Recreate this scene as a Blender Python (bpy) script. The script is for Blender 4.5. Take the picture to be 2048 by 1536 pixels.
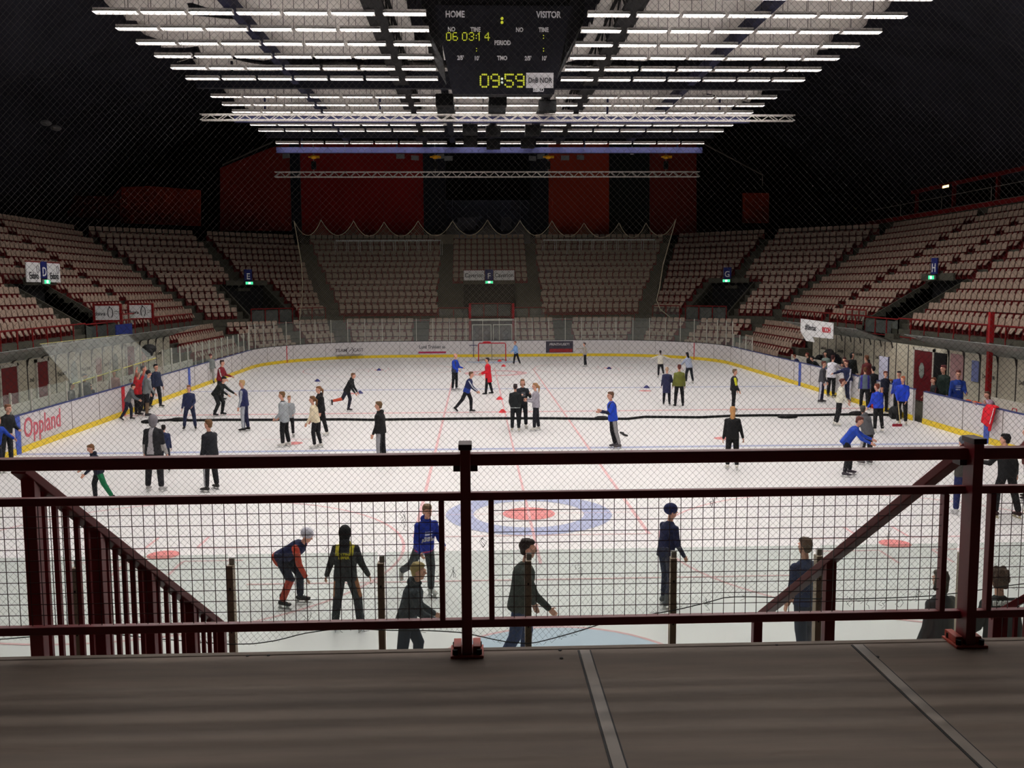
import bpy, math, random
import numpy as np
from mathutils import Vector, Matrix
random.seed(7); RNG = np.random.default_rng(7)
for o in list(bpy.data.objects): bpy.data.objects.remove(o)
C = bpy.context.scene.collection
SC = bpy.context.scene
# ---------------------------------------------------------------- camera
FPX, CAM = 1896.16, np.array([-1.08267, -37.67438, 4.99606])
YAW, PITCH, ROLL = 0.0378472, 0.1023494, -0.0051657
def _cam_axes():
    cy, sy, cp, sp = math.cos(YAW), math.sin(YAW), math.cos(PITCH), math.sin(PITCH)
    f = np.array([sy*cp, cy*cp, -sp]); r = np.array([cy, -sy, 0.]); u = np.cross(r, f)
    cr, sr = math.cos(ROLL), math.sin(ROLL)
    return cr*r+sr*u, -sr*r+cr*u, f
RX, UX, FX = _cam_axes()
cd = bpy.data.cameras.new('camera'); cam = bpy.data.objects.new('camera', cd); C.objects.link(cam)
m = Matrix.Identity(4)
for i in range(3):
    m[i][0], m[i][1], m[i][2], m[i][3] = RX[i], UX[i], -FX[i], CAM[i]
cam.matrix_world = m
cd.sensor_width = 36; cd.lens = 36*FPX/2048; cd.clip_start = .05; cd.clip_end = 400
SC.camera = cam
# ---------------------------------------------------------------- world, exposure
w = bpy.data.worlds.new('world'); SC.world = w; w.use_nodes = True
w.node_tree.nodes['Background'].inputs[0].default_value = (.5, .55, .7, 1)
w.node_tree.nodes['Background'].inputs[1].default_value = 0.0
SC.view_settings.view_transform = 'Standard'; SC.view_settings.look = 'None'
SC.view_settings.gamma = 1; SC.view_settings.use_curve_mapping = False
SC.view_settings.exposure = 0.0
LAMP_STRENGTH = 28.5
try:
    SC.cycles.transparent_max_bounces = 24; SC.cycles.max_bounces = 5; SC.cycles.diffuse_bounces = 3
except Exception: pass
# world points seen through a pixel of the 2048x1536 frame
def ray(u, v): return FX + (u-1024)/FPX*RX - (v-768)/FPX*UX
def atz(u, v, z): d = ray(u, v); return CAM + (z-CAM[2])/d[2]*d
def aty(u, v, y): d = ray(u, v); return CAM + (y-CAM[1])/d[1]*d
def atx(u, v, x): d = ray(u, v); return CAM + (x-CAM[0])/d[0]*d
def depth(p): return float((np.array(p)-CAM) @ FX)
def px(p):
    d = np.array(p)-CAM; z = d@FX; return 1024+FPX*(d@RX)/z, 768-FPX*(d@UX)/z
# ---------------------------------------------------------------- materials
def lin(c): return tuple((x/255/12.92 if x <= 10 else ((x/255+.055)/1.055)**2.4) for x in c)
MATS = {}
def mat(name, rgb, rough=.6, metal=0, var=.12, scale=8., bump=0., spec=.3, srgb=True, coat=0):
    if name in MATS: return MATS[name]
    c = lin(rgb) if srgb else rgb
    m = bpy.data.materials.new(name); m.use_nodes = True; nt = m.node_tree; n = nt.nodes; b = n['Principled BSDF']
    tc = n.new('ShaderNodeTexCoord'); nz = n.new('ShaderNodeTexNoise'); nz.inputs['Scale'].default_value = scale; nz.inputs['Detail'].default_value = 3
    nt.links.new(tc.outputs['Object'], nz.inputs['Vector'])
    mx = n.new('ShaderNodeMix'); mx.data_type = 'RGBA'
    mx.inputs['A'].default_value = (*[x*(1-var) for x in c], 1); mx.inputs['B'].default_value = (*[min(1, x*(1+var)) for x in c], 1)
    nt.links.new(nz.outputs['Fac'], mx.inputs['Factor']); nt.links.new(mx.outputs['Result'], b.inputs['Base Color'])
    b.inputs['Roughness'].default_value = rough; b.inputs['Metallic'].default_value = metal
    b.inputs['Specular IOR Level'].default_value = spec
    if bump:
        bp = n.new('ShaderNodeBump'); bp.inputs['Strength'].default_value = bump; nt.links.new(nz.outputs['Fac'], bp.inputs['Height']); nt.links.new(bp.outputs['Normal'], b.inputs['Normal'])
    MATS[name] = m; return m
def emit(name, rgb, strength):
    if name in MATS: return MATS[name]
    m = bpy.data.materials.new(name); m.use_nodes = True; nt = m.node_tree
    b = nt.nodes['Principled BSDF']; b.inputs['Base Color'].default_value = (.02, .02, .02, 1)
    b.inputs['Emission Color'].default_value = (*rgb, 1); b.inputs['Emission Strength'].default_value = strength
    MATS[name] = m; return m
def glass(name, tint, refl=.06, veil=.04, rough=.15):
    if name in MATS: return MATS[name]
    m = bpy.data.materials.new(name); m.use_nodes = True; nt = m.node_tree; n = nt.nodes; n.remove(n['Principled BSDF'])
    t = n.new('ShaderNodeBsdfTransparent'); t.inputs[0].default_value = (*tint, 1)
    g = n.new('ShaderNodeBsdfGlossy'); g.inputs['Roughness'].default_value = rough
    d = n.new('ShaderNodeBsdfDiffuse'); d.inputs[0].default_value = (.75, .8, .77, 1)
    nz = n.new('ShaderNodeTexNoise'); nz.inputs['Scale'].default_value = 1.5
    tc = n.new('ShaderNodeTexCoord'); nt.links.new(tc.outputs['Object'], nz.inputs['Vector'])
    mr = n.new('ShaderNodeMapRange'); mr.inputs[3].default_value = veil*.6; mr.inputs[4].default_value = veil*1.4; nt.links.new(nz.outputs['Fac'], mr.inputs[0])
    a = n.new('ShaderNodeMixShader'); a.inputs[0].default_value = refl
    b = n.new('ShaderNodeMixShader'); nt.links.new(mr.outputs[0], b.inputs[0])
    nt.links.new(t.outputs[0], a.inputs[1]); nt.links.new(g.outputs[0], a.inputs[2]); nt.links.new(a.outputs[0], b.inputs[1]); nt.links.new(d.outputs[0], b.inputs[2])
    nt.links.new(b.outputs[0], n['Material Output'].inputs[0])
    MATS[name] = m; return m
# ---------------------------------------------------------------- mesh helpers
class MB:
    def __init__(s): s.v = []; s.f = []; s.m = []
    def add(s, vs, fs, mi=0):
        o = len(s.v); s.v += [tuple(map(float, a)) for a in vs]; s.f += [tuple(i+o for i in f) for f in fs]; s.m += [mi]*len(fs); return s
    def box(s, x0, x1, y0, y1, z0, z1, mi=0):
        return s.add([(x, y, z) for z in (z0, z1) for (x, y) in ((x0, y0), (x1, y0), (x1, y1), (x0, y1))],
                     [(0, 3, 2, 1), (4, 5, 6, 7), (0, 1, 5, 4), (1, 2, 6, 5), (2, 3, 7, 6), (3, 0, 4, 7)], mi)
    def prism(s, poly, z0, z1, mi=0):
        n = len(poly)
        return s.add([(x, y, z0) for x, y in poly]+[(x, y, z1) for x, y in poly],
                     [tuple(range(n-1, -1, -1)), tuple(range(n, 2*n))]+[(i, (i+1) % n, n+(i+1) % n, n+i) for i in range(n)], mi)
    def bar(s, a, b, w, h=None, mi=0, up=(0, 0, 1)):
        a, b = Vector(a), Vector(b); h = w if h is None else h
        d = (b-a).normalized(); upv = Vector(up)
        if abs(d.dot(upv)) > .98: upv = Vector((0, 1, 0))
        r = d.cross(upv).normalized(); q = r.cross(d)
        vs = [p+r*(sx*w/2)+q*(sy*h/2) for p in (a, b) for sx, sy in ((-1, -1), (1, -1), (1, 1), (-1, 1))]
        return s.add(vs, [(0, 1, 2, 3), (7, 6, 5, 4), (0, 4, 5, 1), (1, 5, 6, 2), (2, 6, 7, 3), (3, 7, 4, 0)], mi)
    def tube(s, pts, r, n=6, mi=0, cap=True):
        pts = [Vector(p) for p in pts]; R = r if hasattr(r, '__len__') else [r]*len(pts); vs = []; fs = []
        prev = None
        for i, p in enumerate(pts):
            d = (pts[min(i+1, len(pts)-1)]-pts[max(i-1, 0)]).normalized()
            u = prev if prev is not None else (Vector((0, 0, 1)) if abs(d.z) < .9 else Vector((1, 0, 0)))
            u = (u-d*u.dot(d)).normalized(); prev = u; w_ = d.cross(u)
            for k in range(n):
                a = 2*math.pi*k/n; vs.append(p+(u*math.cos(a)+w_*math.sin(a))*R[i])
        for i in range(len(pts)-1):
            for k in range(n): fs.append((i*n+k, i*n+(k+1) % n, (i+1)*n+(k+1) % n, (i+1)*n+k))
        if cap: fs += [tuple(range(n-1, -1, -1)), tuple(range((len(pts)-1)*n, len(pts)*n))]
        return s.add(vs, fs, mi)
    def ell(s, c, r, M=None, nu=12, nv=8, mi=0):
        vs = []; fs = []; c = Vector(c)
        for j in range(nv+1):
            t = math.pi*j/nv
            for i in range(nu):
                a = 2*math.pi*i/nu; p = Vector((r[0]*math.sin(t)*math.cos(a), r[1]*math.sin(t)*math.sin(a), r[2]*math.cos(t)))
                if j in (0, nv) and i: continue
                vs.append(c+(M @ p if M else p))
        def idx(j, i): return 0 if j == 0 else (1+(nv-1)*nu if j == nv else 1+(j-1)*nu+i % nu)
        for j in range(nv):
            for i in range(nu):
                q = []
                for t in (idx(j, i), idx(j+1, i), idx(j+1, i+1), idx(j, i+1)):
                    if t not in q: q.append(t)
                fs.append(tuple(q))
        return s.add(vs, fs, mi)
    def mesh(s, name, mats, smooth=False):
        me = bpy.data.meshes.new(name); me.from_pydata(s.v, [], s.f)
        for x in (mats if isinstance(mats, (list, tuple)) else [mats]): me.materials.append(x)
        if len(me.polygons) == len(s.m): me.polygons.foreach_set('material_index', s.m)
        if smooth: me.polygons.foreach_set('use_smooth', [True]*len(me.polygons))
        me.update(); return me
    def obj(s, name, mats, parent=None, smooth=False, bevel=0):
        o = bpy.data.objects.new(name, s.mesh(name, mats, smooth)); C.objects.link(o)
        if parent: o.parent = parent
        if bevel:
            b = o.modifiers.new('bevel', 'BEVEL'); b.width = bevel; b.segments = 2; b.limit_method = 'ANGLE'
        return o
def shift(mb, off):
    mb.v = [(a[0]-off[0], a[1]-off[1], a[2]-off[2]) for a in mb.v]; return mb
def tag(o, label=None, cat=None, group=None, kind=None):
    if label: o['label'] = label
    if cat: o['category'] = cat
    if group: o['group'] = group
    if kind: o['kind'] = kind
    return o
def thing(name, label, cat, loc=(0, 0, 0), rz=0, group=None):
    o = bpy.data.objects.new(name, None); C.objects.link(o); o.location = [float(a) for a in loc]; o.rotation_euler = (0, 0, rz); o.empty_display_size = .1
    return tag(o, label, cat, group)
def kids(o): return [c for c in bpy.data.objects if c.parent == o]
KID = {}
def copy_tree(o, loc=None, rz=None, label=None, group=None):
    def cp(x, par):
        c = x.copy(); C.objects.link(c); c.parent = par
        for ch in x.children: cp(ch, c)
        return c
    c = cp(o, None)
    if loc is not None: c.location = [float(a) for a in loc]
    if rz is not None: c.rotation_euler = (0, 0, rz)
    if label: c['label'] = label
    if group: c['group'] = group
    return c
def text(s, size, loc, rot, material, parent=None, name='lettering', align='CENTER', sx=1., ext=.004, bold=0., shear=0., label=None):
    cu = bpy.data.curves.new(name, 'FONT'); cu.body = s; cu.size = size; cu.align_x = align; cu.align_y = 'CENTER'; cu.extrude = ext; cu.offset = bold; cu.shear = shear; cu.resolution_u = 3
    t = bpy.data.objects.new('tmp', cu); C.objects.link(t); dg = bpy.context.evaluated_depsgraph_get(); dg.update()
    me = bpy.data.meshes.new_from_object(t.evaluated_get(dg)); bpy.data.objects.remove(t); bpy.data.curves.remove(cu)
    me.materials.clear(); me.materials.append(material); me.name = name
    o = bpy.data.objects.new(name, me); C.objects.link(o)
    M = rot if isinstance(rot, Matrix) else Matrix.Rotation(rot[2], 4, 'Z') @ Matrix.Rotation(rot[1], 4, 'Y') @ Matrix.Rotation(rot[0], 4, 'X')
    W = Matrix.Translation(Vector([float(a) for a in loc])) @ M.to_4x4() @ Matrix.Diagonal((sx, 1, 1, 1))
    if parent: o.parent = parent
    o.matrix_local = W
    if label: o['label'] = label
    return o
H90 = math.pi/2
# ---------------------------------------------------------------- palette
ICE = mat('ice', (236, 233, 232), .42, var=.04, scale=.6, spec=.35)
M_PINK = mat('ice_red_paint', (230, 184, 186), .45, var=.16, scale=14, spec=.3)
M_RED = mat('ice_red_dot', (226, 140, 138), .45, var=.12, scale=9, spec=.3)
M_BLUE = mat('ice_blue_paint', (176, 182, 212), .45, var=.1, scale=12, spec=.3)
M_CREASE = mat('ice_crease_paint', (196, 210, 226), .45, var=.05, scale=5, spec=.3)
BOARD = mat('board_white', (206, 202, 202), .5, var=.05, scale=3)
YEL = mat('kick_yellow', (228, 198, 50), .5, var=.08)
BLU = mat('line_blue', (60, 84, 170), .5)
REDP = mat('paint_red', (126, 22, 24), .45, var=.15)
STR = mat('stripe_red', (205, 40, 52), .5)
CAPB = mat('cap_blue', (62, 70, 120), .5)
CAPD = mat('cap_dark', (52, 52, 60), .5)
ALU = mat('aluminium', (190, 190, 185), .4, .6, var=.05)
DARK = mat('dark_metal', (24, 26, 38), .6, var=.2)
BLK = mat('black', (12, 12, 14), .7, var=.2)
GREY = mat('concrete', (120, 112, 104), .85, var=.2, scale=3, bump=.1)
GREYD = mat('concrete_stand', (76, 74, 64), .9, var=.25, scale=2)
SEAT = mat('seat_beige', (164, 142, 126), .5, var=.1, scale=2)
SEATR = mat('seat_red_frame', (112, 26, 28), .5, var=.15)
GL = glass('plexiglass', (.93, .97, .95), .05, .05)
GLF = glass('end_plexiglass', (.95, .97, .96), .05, .035)
WHITE = mat('white_panel', (205, 200, 188), .6, var=.06, scale=2)
INK = mat('ink', (30, 32, 40), .6)
NAVY = mat('navy_sign', (28, 38, 110), .5)
WLET = mat('white_letter', (235, 235, 235), .5, var=.02)
# ================================================================ ICE
def arc(cx, cy, r0, r1, a0, a1, n):
    o = [(cx+r1*math.cos(a0+(a1-a0)*i/n), cy+r1*math.sin(a0+(a1-a0)*i/n)) for i in range(n+1)]
    i_ = [(cx+r0*math.cos(a0+(a1-a0)*i/n), cy+r0*math.sin(a0+(a1-a0)*i/n)) for i in range(n+1)]
    return o, i_
def outline(off, n=10):
    pts = []
    for cx, cy, a in ((6.5, 21.5, 0), (-6.5, 21.5, 1), (-6.5, -21.5, 2), (6.5, -21.5, 3)):
        for i in range(n+1):
            t = (a+i/n)*H90; pts.append((cx+(8.5+off)*math.cos(t), cy+(8.5+off)*math.sin(t)))
    return pts
ib = MB(); P = outline(.05, 12)
ib.add([(x, y, 0) for x, y in P], [tuple(range(len(P)))], 0)
LV = [0]
def mk_rect(x0, x1, y0, y1, mi, z=.003): ib.add([(x0, y0, z), (x1, y0, z), (x1, y1, z), (x0, y1, z)], [(0, 1, 2, 3)], mi)
def mk_ring(cx, cy, r0, r1, mi, a0=0, a1=2*math.pi, z=.004, n=48):
    o, i_ = arc(cx, cy, r0, r1, a0, a1, n)
    for k in range(n):
        if r0 <= 0: ib.add([(cx, cy, z), (*o[k], z), (*o[k+1], z)], [(0, 1, 2)], mi)
        else: ib.add([(*i_[k], z), (*o[k], z), (*o[k+1], z), (*i_[k+1], z)], [(0, 1, 2, 3)], mi)
mk_rect(-15, 15, -.15, .15, 1)
for s in (-1, 1):
    mk_rect(-15, 15, s*8.67-.15, s*8.67+.15, 3)
    mk_rect(-13.7, 13.7, s*26-.03, s*26+.03, 1)
    mk_ring(0, s*26, 0, 1.8, 4, (math.pi if s > 0 else 0), (2*math.pi if s > 0 else math.pi), z=.0025, n=24)
    mk_ring(0, s*26, 1.8, 1.86, 1, (math.pi if s > 0 else 0), (2*math.pi if s > 0 else math.pi), z=.0045, n=24)
    for t in (-1, 1):
        mk_ring(t*7, s*20, 0, .3, 2, n=24); mk_ring(t*7, s*7.17, 0, .3, 2, n=24)
        mk_ring(t*7, s*20, 4.47, 4.53, 1, n=72, z=.005)
        for a in (-1, 1):
            for b in (-1, 1):
                mk_rect(t*7+a*.5-(1.1 if a < 0 else 0), t*7+a*.5+(1.1 if a > 0 else 0), s*20+b*.45-.03, s*20+b*.45+.03, 1, .0055)
                mk_rect(t*7+a*.5-.03, t*7+a*.5+.03, min(s*20+b*.48, s*20+b*1.3), max(s*20+b*.48, s*20+b*1.3), 1, .0062)
    # curling house and sheet lines
    cy = s*17.15
    mk_ring(.05, cy, 1.22, 1.83, (3 if s < 0 else 1), z=.007)
    mk_ring(.05, cy, 0, .58, (2 if s < 0 else 0), z=.007, n=32)
    mk_rect(-2.37, 2.45, s*19-.02, s*19+.02, 1, .0075); mk_rect(-2.37, 2.45, cy-.012, cy+.012, 1, .0078)
    mk_rect(-2.37, 2.45, s*10.9-.03, s*10.9+.03, 1, .0076)
    mk_rect(-5, 5, s*21.9-.025, s*21.9+.025, 1, .0077)
mk_rect(-2.39, -2.31, -19, 20, 1, .0081); mk_rect(2.34, 2.42, -19, 20, 1, .0083); mk_rect(.02, .08, -21, 21, 1, .0085)
mk_rect(-8.2, -6.2, -6.4, -6.36, 1, .006)
tag(ib.obj('floor', [ICE, M_PINK, M_RED, M_BLUE, M_CREASE]), kind='structure')
ap = MB(); ap.prism([(-40, -46), (40, -46), (40, 62), (-40, 62)], -.5, -.02)
tag(ap.obj('floor', GREYD), kind='structure')
# ================================================================ BOARDS
BH = 1.15
def side_of(x, y):
    if y > 21.5: return ('far end' if abs(x) < 6.5 else ('far left corner' if x < 0 else 'far right corner'))
    if y < -21.5: return 'near end'
    return 'left side' if x < 0 else 'right side'
def path_panels():
    L = []
    n = 18
    for sx in (-1, 1):
        ys = list(np.linspace(-21.5, 21.5, n+1))
        if sx > 0:
            ys = [y for y in ys if not (-5.3 < y < -2.6)]+[-4.35, -3.6]; ys.sort()
        for a, b in zip(ys[:-1], ys[1:]):
            if sx > 0 and abs(a+4.35) < .01: continue
            L.append([(sx*15, a), (sx*15, b)])
    for cx, cy, a in ((6.5, 21.5, 0), (-6.5, 21.5, 1), (-6.5, -21.5, 2), (6.5, -21.5, 3)):
        for k in range(5):
            L.append([(cx+8.5*math.cos((a+(k+i/3)/5)*H90), cy+8.5*math.sin((a+(k+i/3)/5)*H90)) for i in range(4)])
    for sy in (-1, 1):
        xs = np.linspace(-6.5, 6.5, 7)
        for a, b in zip(xs[:-1], xs[1:]): L.append([(a, sy*30), (b, sy*30)])
    return L
def nrm(x, y):   # outward normal of the rink outline
    cx, cy = max(-6.5, min(6.5, x)), max(-21.5, min(21.5, y)); v = Vector((x-cx, y-cy, 0))
    if abs(abs(x)-15) < .01: v = Vector((x, 0, 0))
    if abs(abs(y)-30) < .01: v = Vector((0, y, 0))
    return v.normalized()
def strip(mb, pts, o0, o1, z0, z1, mi=0):
    vs = []; fs = []
    for x, y in pts:
        n = nrm(x, y)
        for o in (o0, o1):
            for z in (z0, z1): vs.append((x+n.x*o, y+n.y*o, z))
    for i in range(len(pts)-1):
        a, b = i*4, i*4+4
        fs += [(a, b, b+1, a+1), (a+2, a+3, b+3, b+2), (a+1, b+1, b+3, a+3), (a, a+2, b+2, b)]
    e = (len(pts)-1)*4
    fs += [(0, 1, 3, 2), (e, e+2, e+3, e+1)]
    mb.add(vs, fs, mi)
PAN = []
for pts in path_panels():
    mx_, my_ = sum(p[0] for p in pts)/len(pts), sum(p[1] for p in pts)/len(pts); sd = side_of(mx_, my_)
    g = 'white rink board panels of the '+sd
    r = thing('dasher_board', 'white dasher board panel with yellow kick strip on the '+sd+' of the rink', 'rink board', (mx_, my_, 0), 0, g)
    b = MB(); strip(b, pts, 0, .07, .0, BH); shift(b, (mx_, my_, 0)).obj('panel', BOARD, r)
    b = MB(); strip(b, pts, -.015, -.002, .005, .2); shift(b, (mx_, my_, 0)).obj('kick_plate', YEL, r)
    b = MB(); strip(b, pts, -.01, .1, BH+.002, BH+.035); shift(b, (mx_, my_, 0)).obj('top_cap', CAPB if 'side' in sd else CAPD, r)
    if sd != 'near end':
        b = MB(); e = pts[0]; n = nrm(*e); 
        b.bar((e[0]-n.x*.012-mx_, e[1]-n.y*.012-my_, .2), (e[0]-n.x*.012-mx_, e[1]-n.y*.012-my_, BH), .012); b.obj('joint', GREY, r)
    PAN.append((mx_, my_, sd, r))
def panel_near(x, y): return min(PAN, key=lambda q: (q[0]-x)**2+(q[1]-y)**2)[3]
def stripe(x, y, mat_, wd=.3):
    r = panel_near(x, y); n = nrm(x, y); t = Vector((-n.y, n.x, 0)); b = MB(); c = Vector((x, y, 0))-n*.025
    for z0, z1 in ((.01, BH),):
        q = [c-t*wd/2, c+t*wd/2, c+t*wd/2+n*.02, c-t*wd/2+n*.02]; b.prism([(p.x, p.y) for p in q], z0, z1)
    shift(b, r.location).obj('line_marking', mat_, r)
for sx in (-1, 1):
    stripe(sx*15, -8.67, BLU); stripe(sx*15, 8.67, BLU); stripe(sx*15, 0, STR)
    stripe(sx*13.71, 26, STR, .06)
def advert(name, x, y, wd, z0, z1, mat_, label, words, extra=None):
    r = panel_near(x, y); n = nrm(x, y); ang = math.atan2(n.y, n.x)-H90
    r['label'] = label; r.pop('group', None) if 'group' in r else None
    M = Matrix.Rotation(ang, 4, 'Z'); lx, ly = x-r.location.x, y-r.location.y
    b = MB(); b.box(-wd/2, wd/2, -.012, -.004, z0, z1); o = b.obj('advert', mat_, r); o.location = (lx, ly, 0); o.rotation_euler = (0, 0, ang)
    for s, size, dx, z, mt, sxx, bold in words:
        text(s, size, (dx, -.016, z), (H90, 0, 0), mt, o, sx=sxx, bold=bold)
    if extra: extra(o)
    return o
GB = mat('advert_grey', (92, 84, 88), .6); MAG = mat('advert_magenta', (176, 40, 84), .6); OPR = mat('oppland_red', (196, 92, 104), .6); ADK = mat('advert_dark', (62, 60, 72), .6); ADR = mat('advert_red', (150, 44, 48), .6)
AW = mat('advert_white', (204, 200, 200), .6)
p = aty(709, 697, 30); 
def emblem(o):
    b = MB()
    for k in range(20):
        a0, a1 = 2*math.pi*k/20, 2*math.pi*(k+1)/20
        if k in (4, 5, 14, 15): continue
        b.bar((.24*math.cos(a0), -.018, .62+.24*math.sin(a0)), (.24*math.cos(a1), -.018, .62+.24*math.sin(a1)), .02, .1, up=(0, 1, 0))
    b.bar((-.1, -.018, .54), (.12, -.018, .7), .02, .08, up=(0, 1, 0)); b.obj('emblem', GB, o)
advert('a', -9.9, 28.9, 1.9, .15+.2, 1.02, AW, 'curved white rink board with a grey round emblem between dark words', [('TEAM', .30, -.62, .62, GB, 1.05, .006), ('CAST', .30, .62, .62, GB, 1.0, .006)], emblem)
def bars(o):
    b = MB(); b.box(-.98, .98, -.02, -.012, .3, .42); b.obj('band', MAG, o)
advert('a', -4.2, 30, 2.0, .26, 1.04, AW, 'far end rink board reading Lund Trykkeri as over a magenta band', [('Lund Trykkeri as', .33, 0, .74, INK, .82, .004)], bars)
def redpart(o):
    b = MB(); b.box(-.72, .92, -.02, -.012, .3, .55); b.obj('band', ADR, o)
advert('a', 4.9, 30, 1.95, .28, 1.1, ADK, 'far end rink board with a dark PRINTHUSET advert with red base', [('PRINTHUSET!', .24, 0, .86, AW, 1.0, .004)], redpart)
o_ = advert('a', -15, -7.0, 2.9, .24, 1.1, AW, 'left side rink board with the word Oppland in ornate red letters', [])
text('Oppland', .86, (.0, -.017, .70), (H90, 0, 0), OPR, o_, sx=.88, bold=.010, shear=.05)
# ================================================================ GLASS
GPOST = mat('glass_post', (196, 192, 180), .5, .2)
def glass_run(pts, z1, label_side, post_mat=GPOST, pm=GL, pw=.035):
    auto = label_side is None
    for i, (x, y) in enumerate(pts):
        if auto: sd = side_of((x+pts[min(i+1, len(pts)-1)][0])/2, (y+pts[min(i+1, len(pts)-1)][1])/2); label_side = sd+' of the rink'
        n = nrm(x, y); a = math.atan2(n.y, n.x)
        r = thing('rink_glass', 'clear glass pane with slim post along the '+label_side, 'rink glass', (x+n.x*.09, y+n.y*.09, BH), 0, 'glass panes of the '+label_side); hold = r
        r = bpy.data.objects.new('post', None); C.objects.link(r); r.parent = hold; r.rotation_euler = (0, 0, a)
        b = MB(); b.box(-.03, .03, -pw/2, pw/2, 0, z1-BH+.03); b.obj('upright', post_mat, r, bevel=.005)
        b = MB(); b.box(-.04, .04, -pw/2-.01, pw/2+.01, -.25, .06); b.obj('foot_bracket', post_mat, r)
        if i+1 < len(pts):
            x2, y2 = pts[i+1]; n2 = nrm(x2, y2); a_ = Vector((x+n.x*.09, y+n.y*.09, BH)); c_ = Vector((x2+n2.x*.09, y2+n2.y*.09, BH)); d = (c_-a_)
            t = d.normalized()*(pw/2+.004); b = MB(); h = z1-BH
            b.bar(a_+t+Vector((0, 0, h/2))-a_, c_-t+Vector((0, 0, h/2))-a_, .012, h)
            o = b.obj('glass_pane', pm, hold)
def arcpts(cx, cy, q, n): return [(cx+8.5*math.cos((q+i/n)*H90), cy+8.5*math.sin((q+i/n)*H90)) for i in range(n+1)]
glass_run(arcpts(6.5, 21.5, 0, 11)[:-1]+[(x, 30) for x in np.linspace(6.5, -6.5, 12)]+arcpts(-6.5, 21.5, 1, 11)[1:], 2.73, None, pm=GLF)
glass_run([(-15, y) for y in np.linspace(21.3, 5.2, 14)], 2.25, 'far left side of the rink')
glass_run([(-15, y) for y in np.linspace(4.2, -14, 15)], 1.86, 'left players benches')
glass_run([(15, y) for y in np.linspace(21.2, 17.2, 4)], 1.95, 'far right side of the rink')
NP = mat('near_post', (196, 178, 158), .6, .0, var=.1)
gx = [aty(u, v, -30.15)[0] for u, v in ((158, 1130), (465, 1125), (763, 1112), (1055, 1108), (1343, 1100), (1632, 1098))]
gx = [gx[0]-1.2]+gx+[gx[-1]+1.2, gx[-1]+2.4]
for i, x in enumerate(gx):
    r = thing('rink_glass', 'near end glass pane held by the %s grey steel post from the left' % ['hidden first', 'first', 'second', 'third', 'fourth', 'fifth', 'sixth', 'seventh', 'eighth'][i], 'post', (x, -30.2, 0), 0)
    b = MB(); b.box(-.026, .026, -.05, .03, .2, 2.80); b.obj('upright', NP, r, bevel=.004)
    b = MB(); b.box(-.012, .03, -.012, .022, 2.8, 2.85); b.obj('end_plug', ALU, r)
    b = MB(); [b.box(-.006, .006, -.056, -.05, z, z+.02) for z in np.arange(.5, 2.7, .35)]; b.obj('bolt_holes', BLK, r)
    if i+1 < len(gx):
        b = MB(); b.box(.03, gx[i+1]-x-.03, -.006, .006, 0, 1.69); o = b.obj('glass_pane', GL, r); o.location = (0, .03, BH+.03)
# ================================================================ GRANDSTANDS
def dk(k): return 1.0+.75*k
def zk(k): return .45+.48*k
S2 = math.sqrt(.5)
class Sector:
    def __init__(s, name, mid, u, n, t0, t1): s.name, s.mid, s.u, s.n, s.t0, s.t1 = name, mid, u, n, t0, t1
    def p(s, t, d): m_ = s.mid(d); return (m_[0]+s.u[0]*t, m_[1]+s.u[1]*t)
SECT = []
for sg, nm in ((-1, 'left side'), (1, 'right side')):
    SECT.append(Sector(nm, lambda d, sg=sg: (sg*(15+d), 0), (0, 1), (sg, 0), lambda d: -14., lambda d: 25.03+.414*d))
for sg, nm in ((-1, 'far left corner'), (1, 'far right corner')):
    SECT.append(Sector(nm, lambda d, sg=sg: (sg*(25.03+1.414*d)/2, (55.03+1.414*d)/2), (sg*S2, -S2), (sg*S2, S2), lambda d: -(3.51+.414*d), lambda d: 3.51+.414*d))
SECT.append(Sector('far end', lambda d: (0, 30+d), (1, 0), (0, 1), lambda d: -(10.03+.414*d), lambda d: 10.03+.414*d))
def voids(sec, k):
    nm = sec.name; V = []
    if nm.endswith('side'):
        if k <= 4: V.append((-99, 15.2 if k < 4 else (15.2 if k == 3 else -99)))
        if 5 <= k <= 9: V.append((8.4, 11.8))
    elif 'corner' in nm:
        if 5 <= k <= 9: V.append((-1.7, 1.7))
    else:
        if k <= 4: V.append((-1.5, 1.6))
        if 5 <= k <= 9: V.append((-2.05, 2.05))
    return V
def aisles(sec, k):
    nm = sec.name
    if nm.endswith('side'):
        return [(7.4, 8.4), (11.8, 12.4), (17.5, 18.5)] if k >= 5 else []
    if 'corner' in nm: return [(-2.4, 2.4)] if 5 <= k <= 9 else ([(-.5, .5)] if k > 8 else [(-1., 0)])
    return ([(-3.9, -2.05), (2.05, 3.9)] if k <= 9 else [(-3.9, -2.9), (3.1, 3.9)]) if k >= 5 else [(-5.6, -4.6), (4.8, 6.0)]
def cut(a, b, V):
    out = [(a, b)]
    for v0, v1 in V:
        nx = []
        for p_, q_ in out:
            if v1 <= p_ or v0 >= q_: nx.append((p_, q_)); continue
            if v0 > p_: nx.append((p_, v0))
            if v1 < q_: nx.append((v1, q_))
        out = nx
    return [q for q in out if q[1]-q[0] > .05]
KMAX = 17
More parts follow.
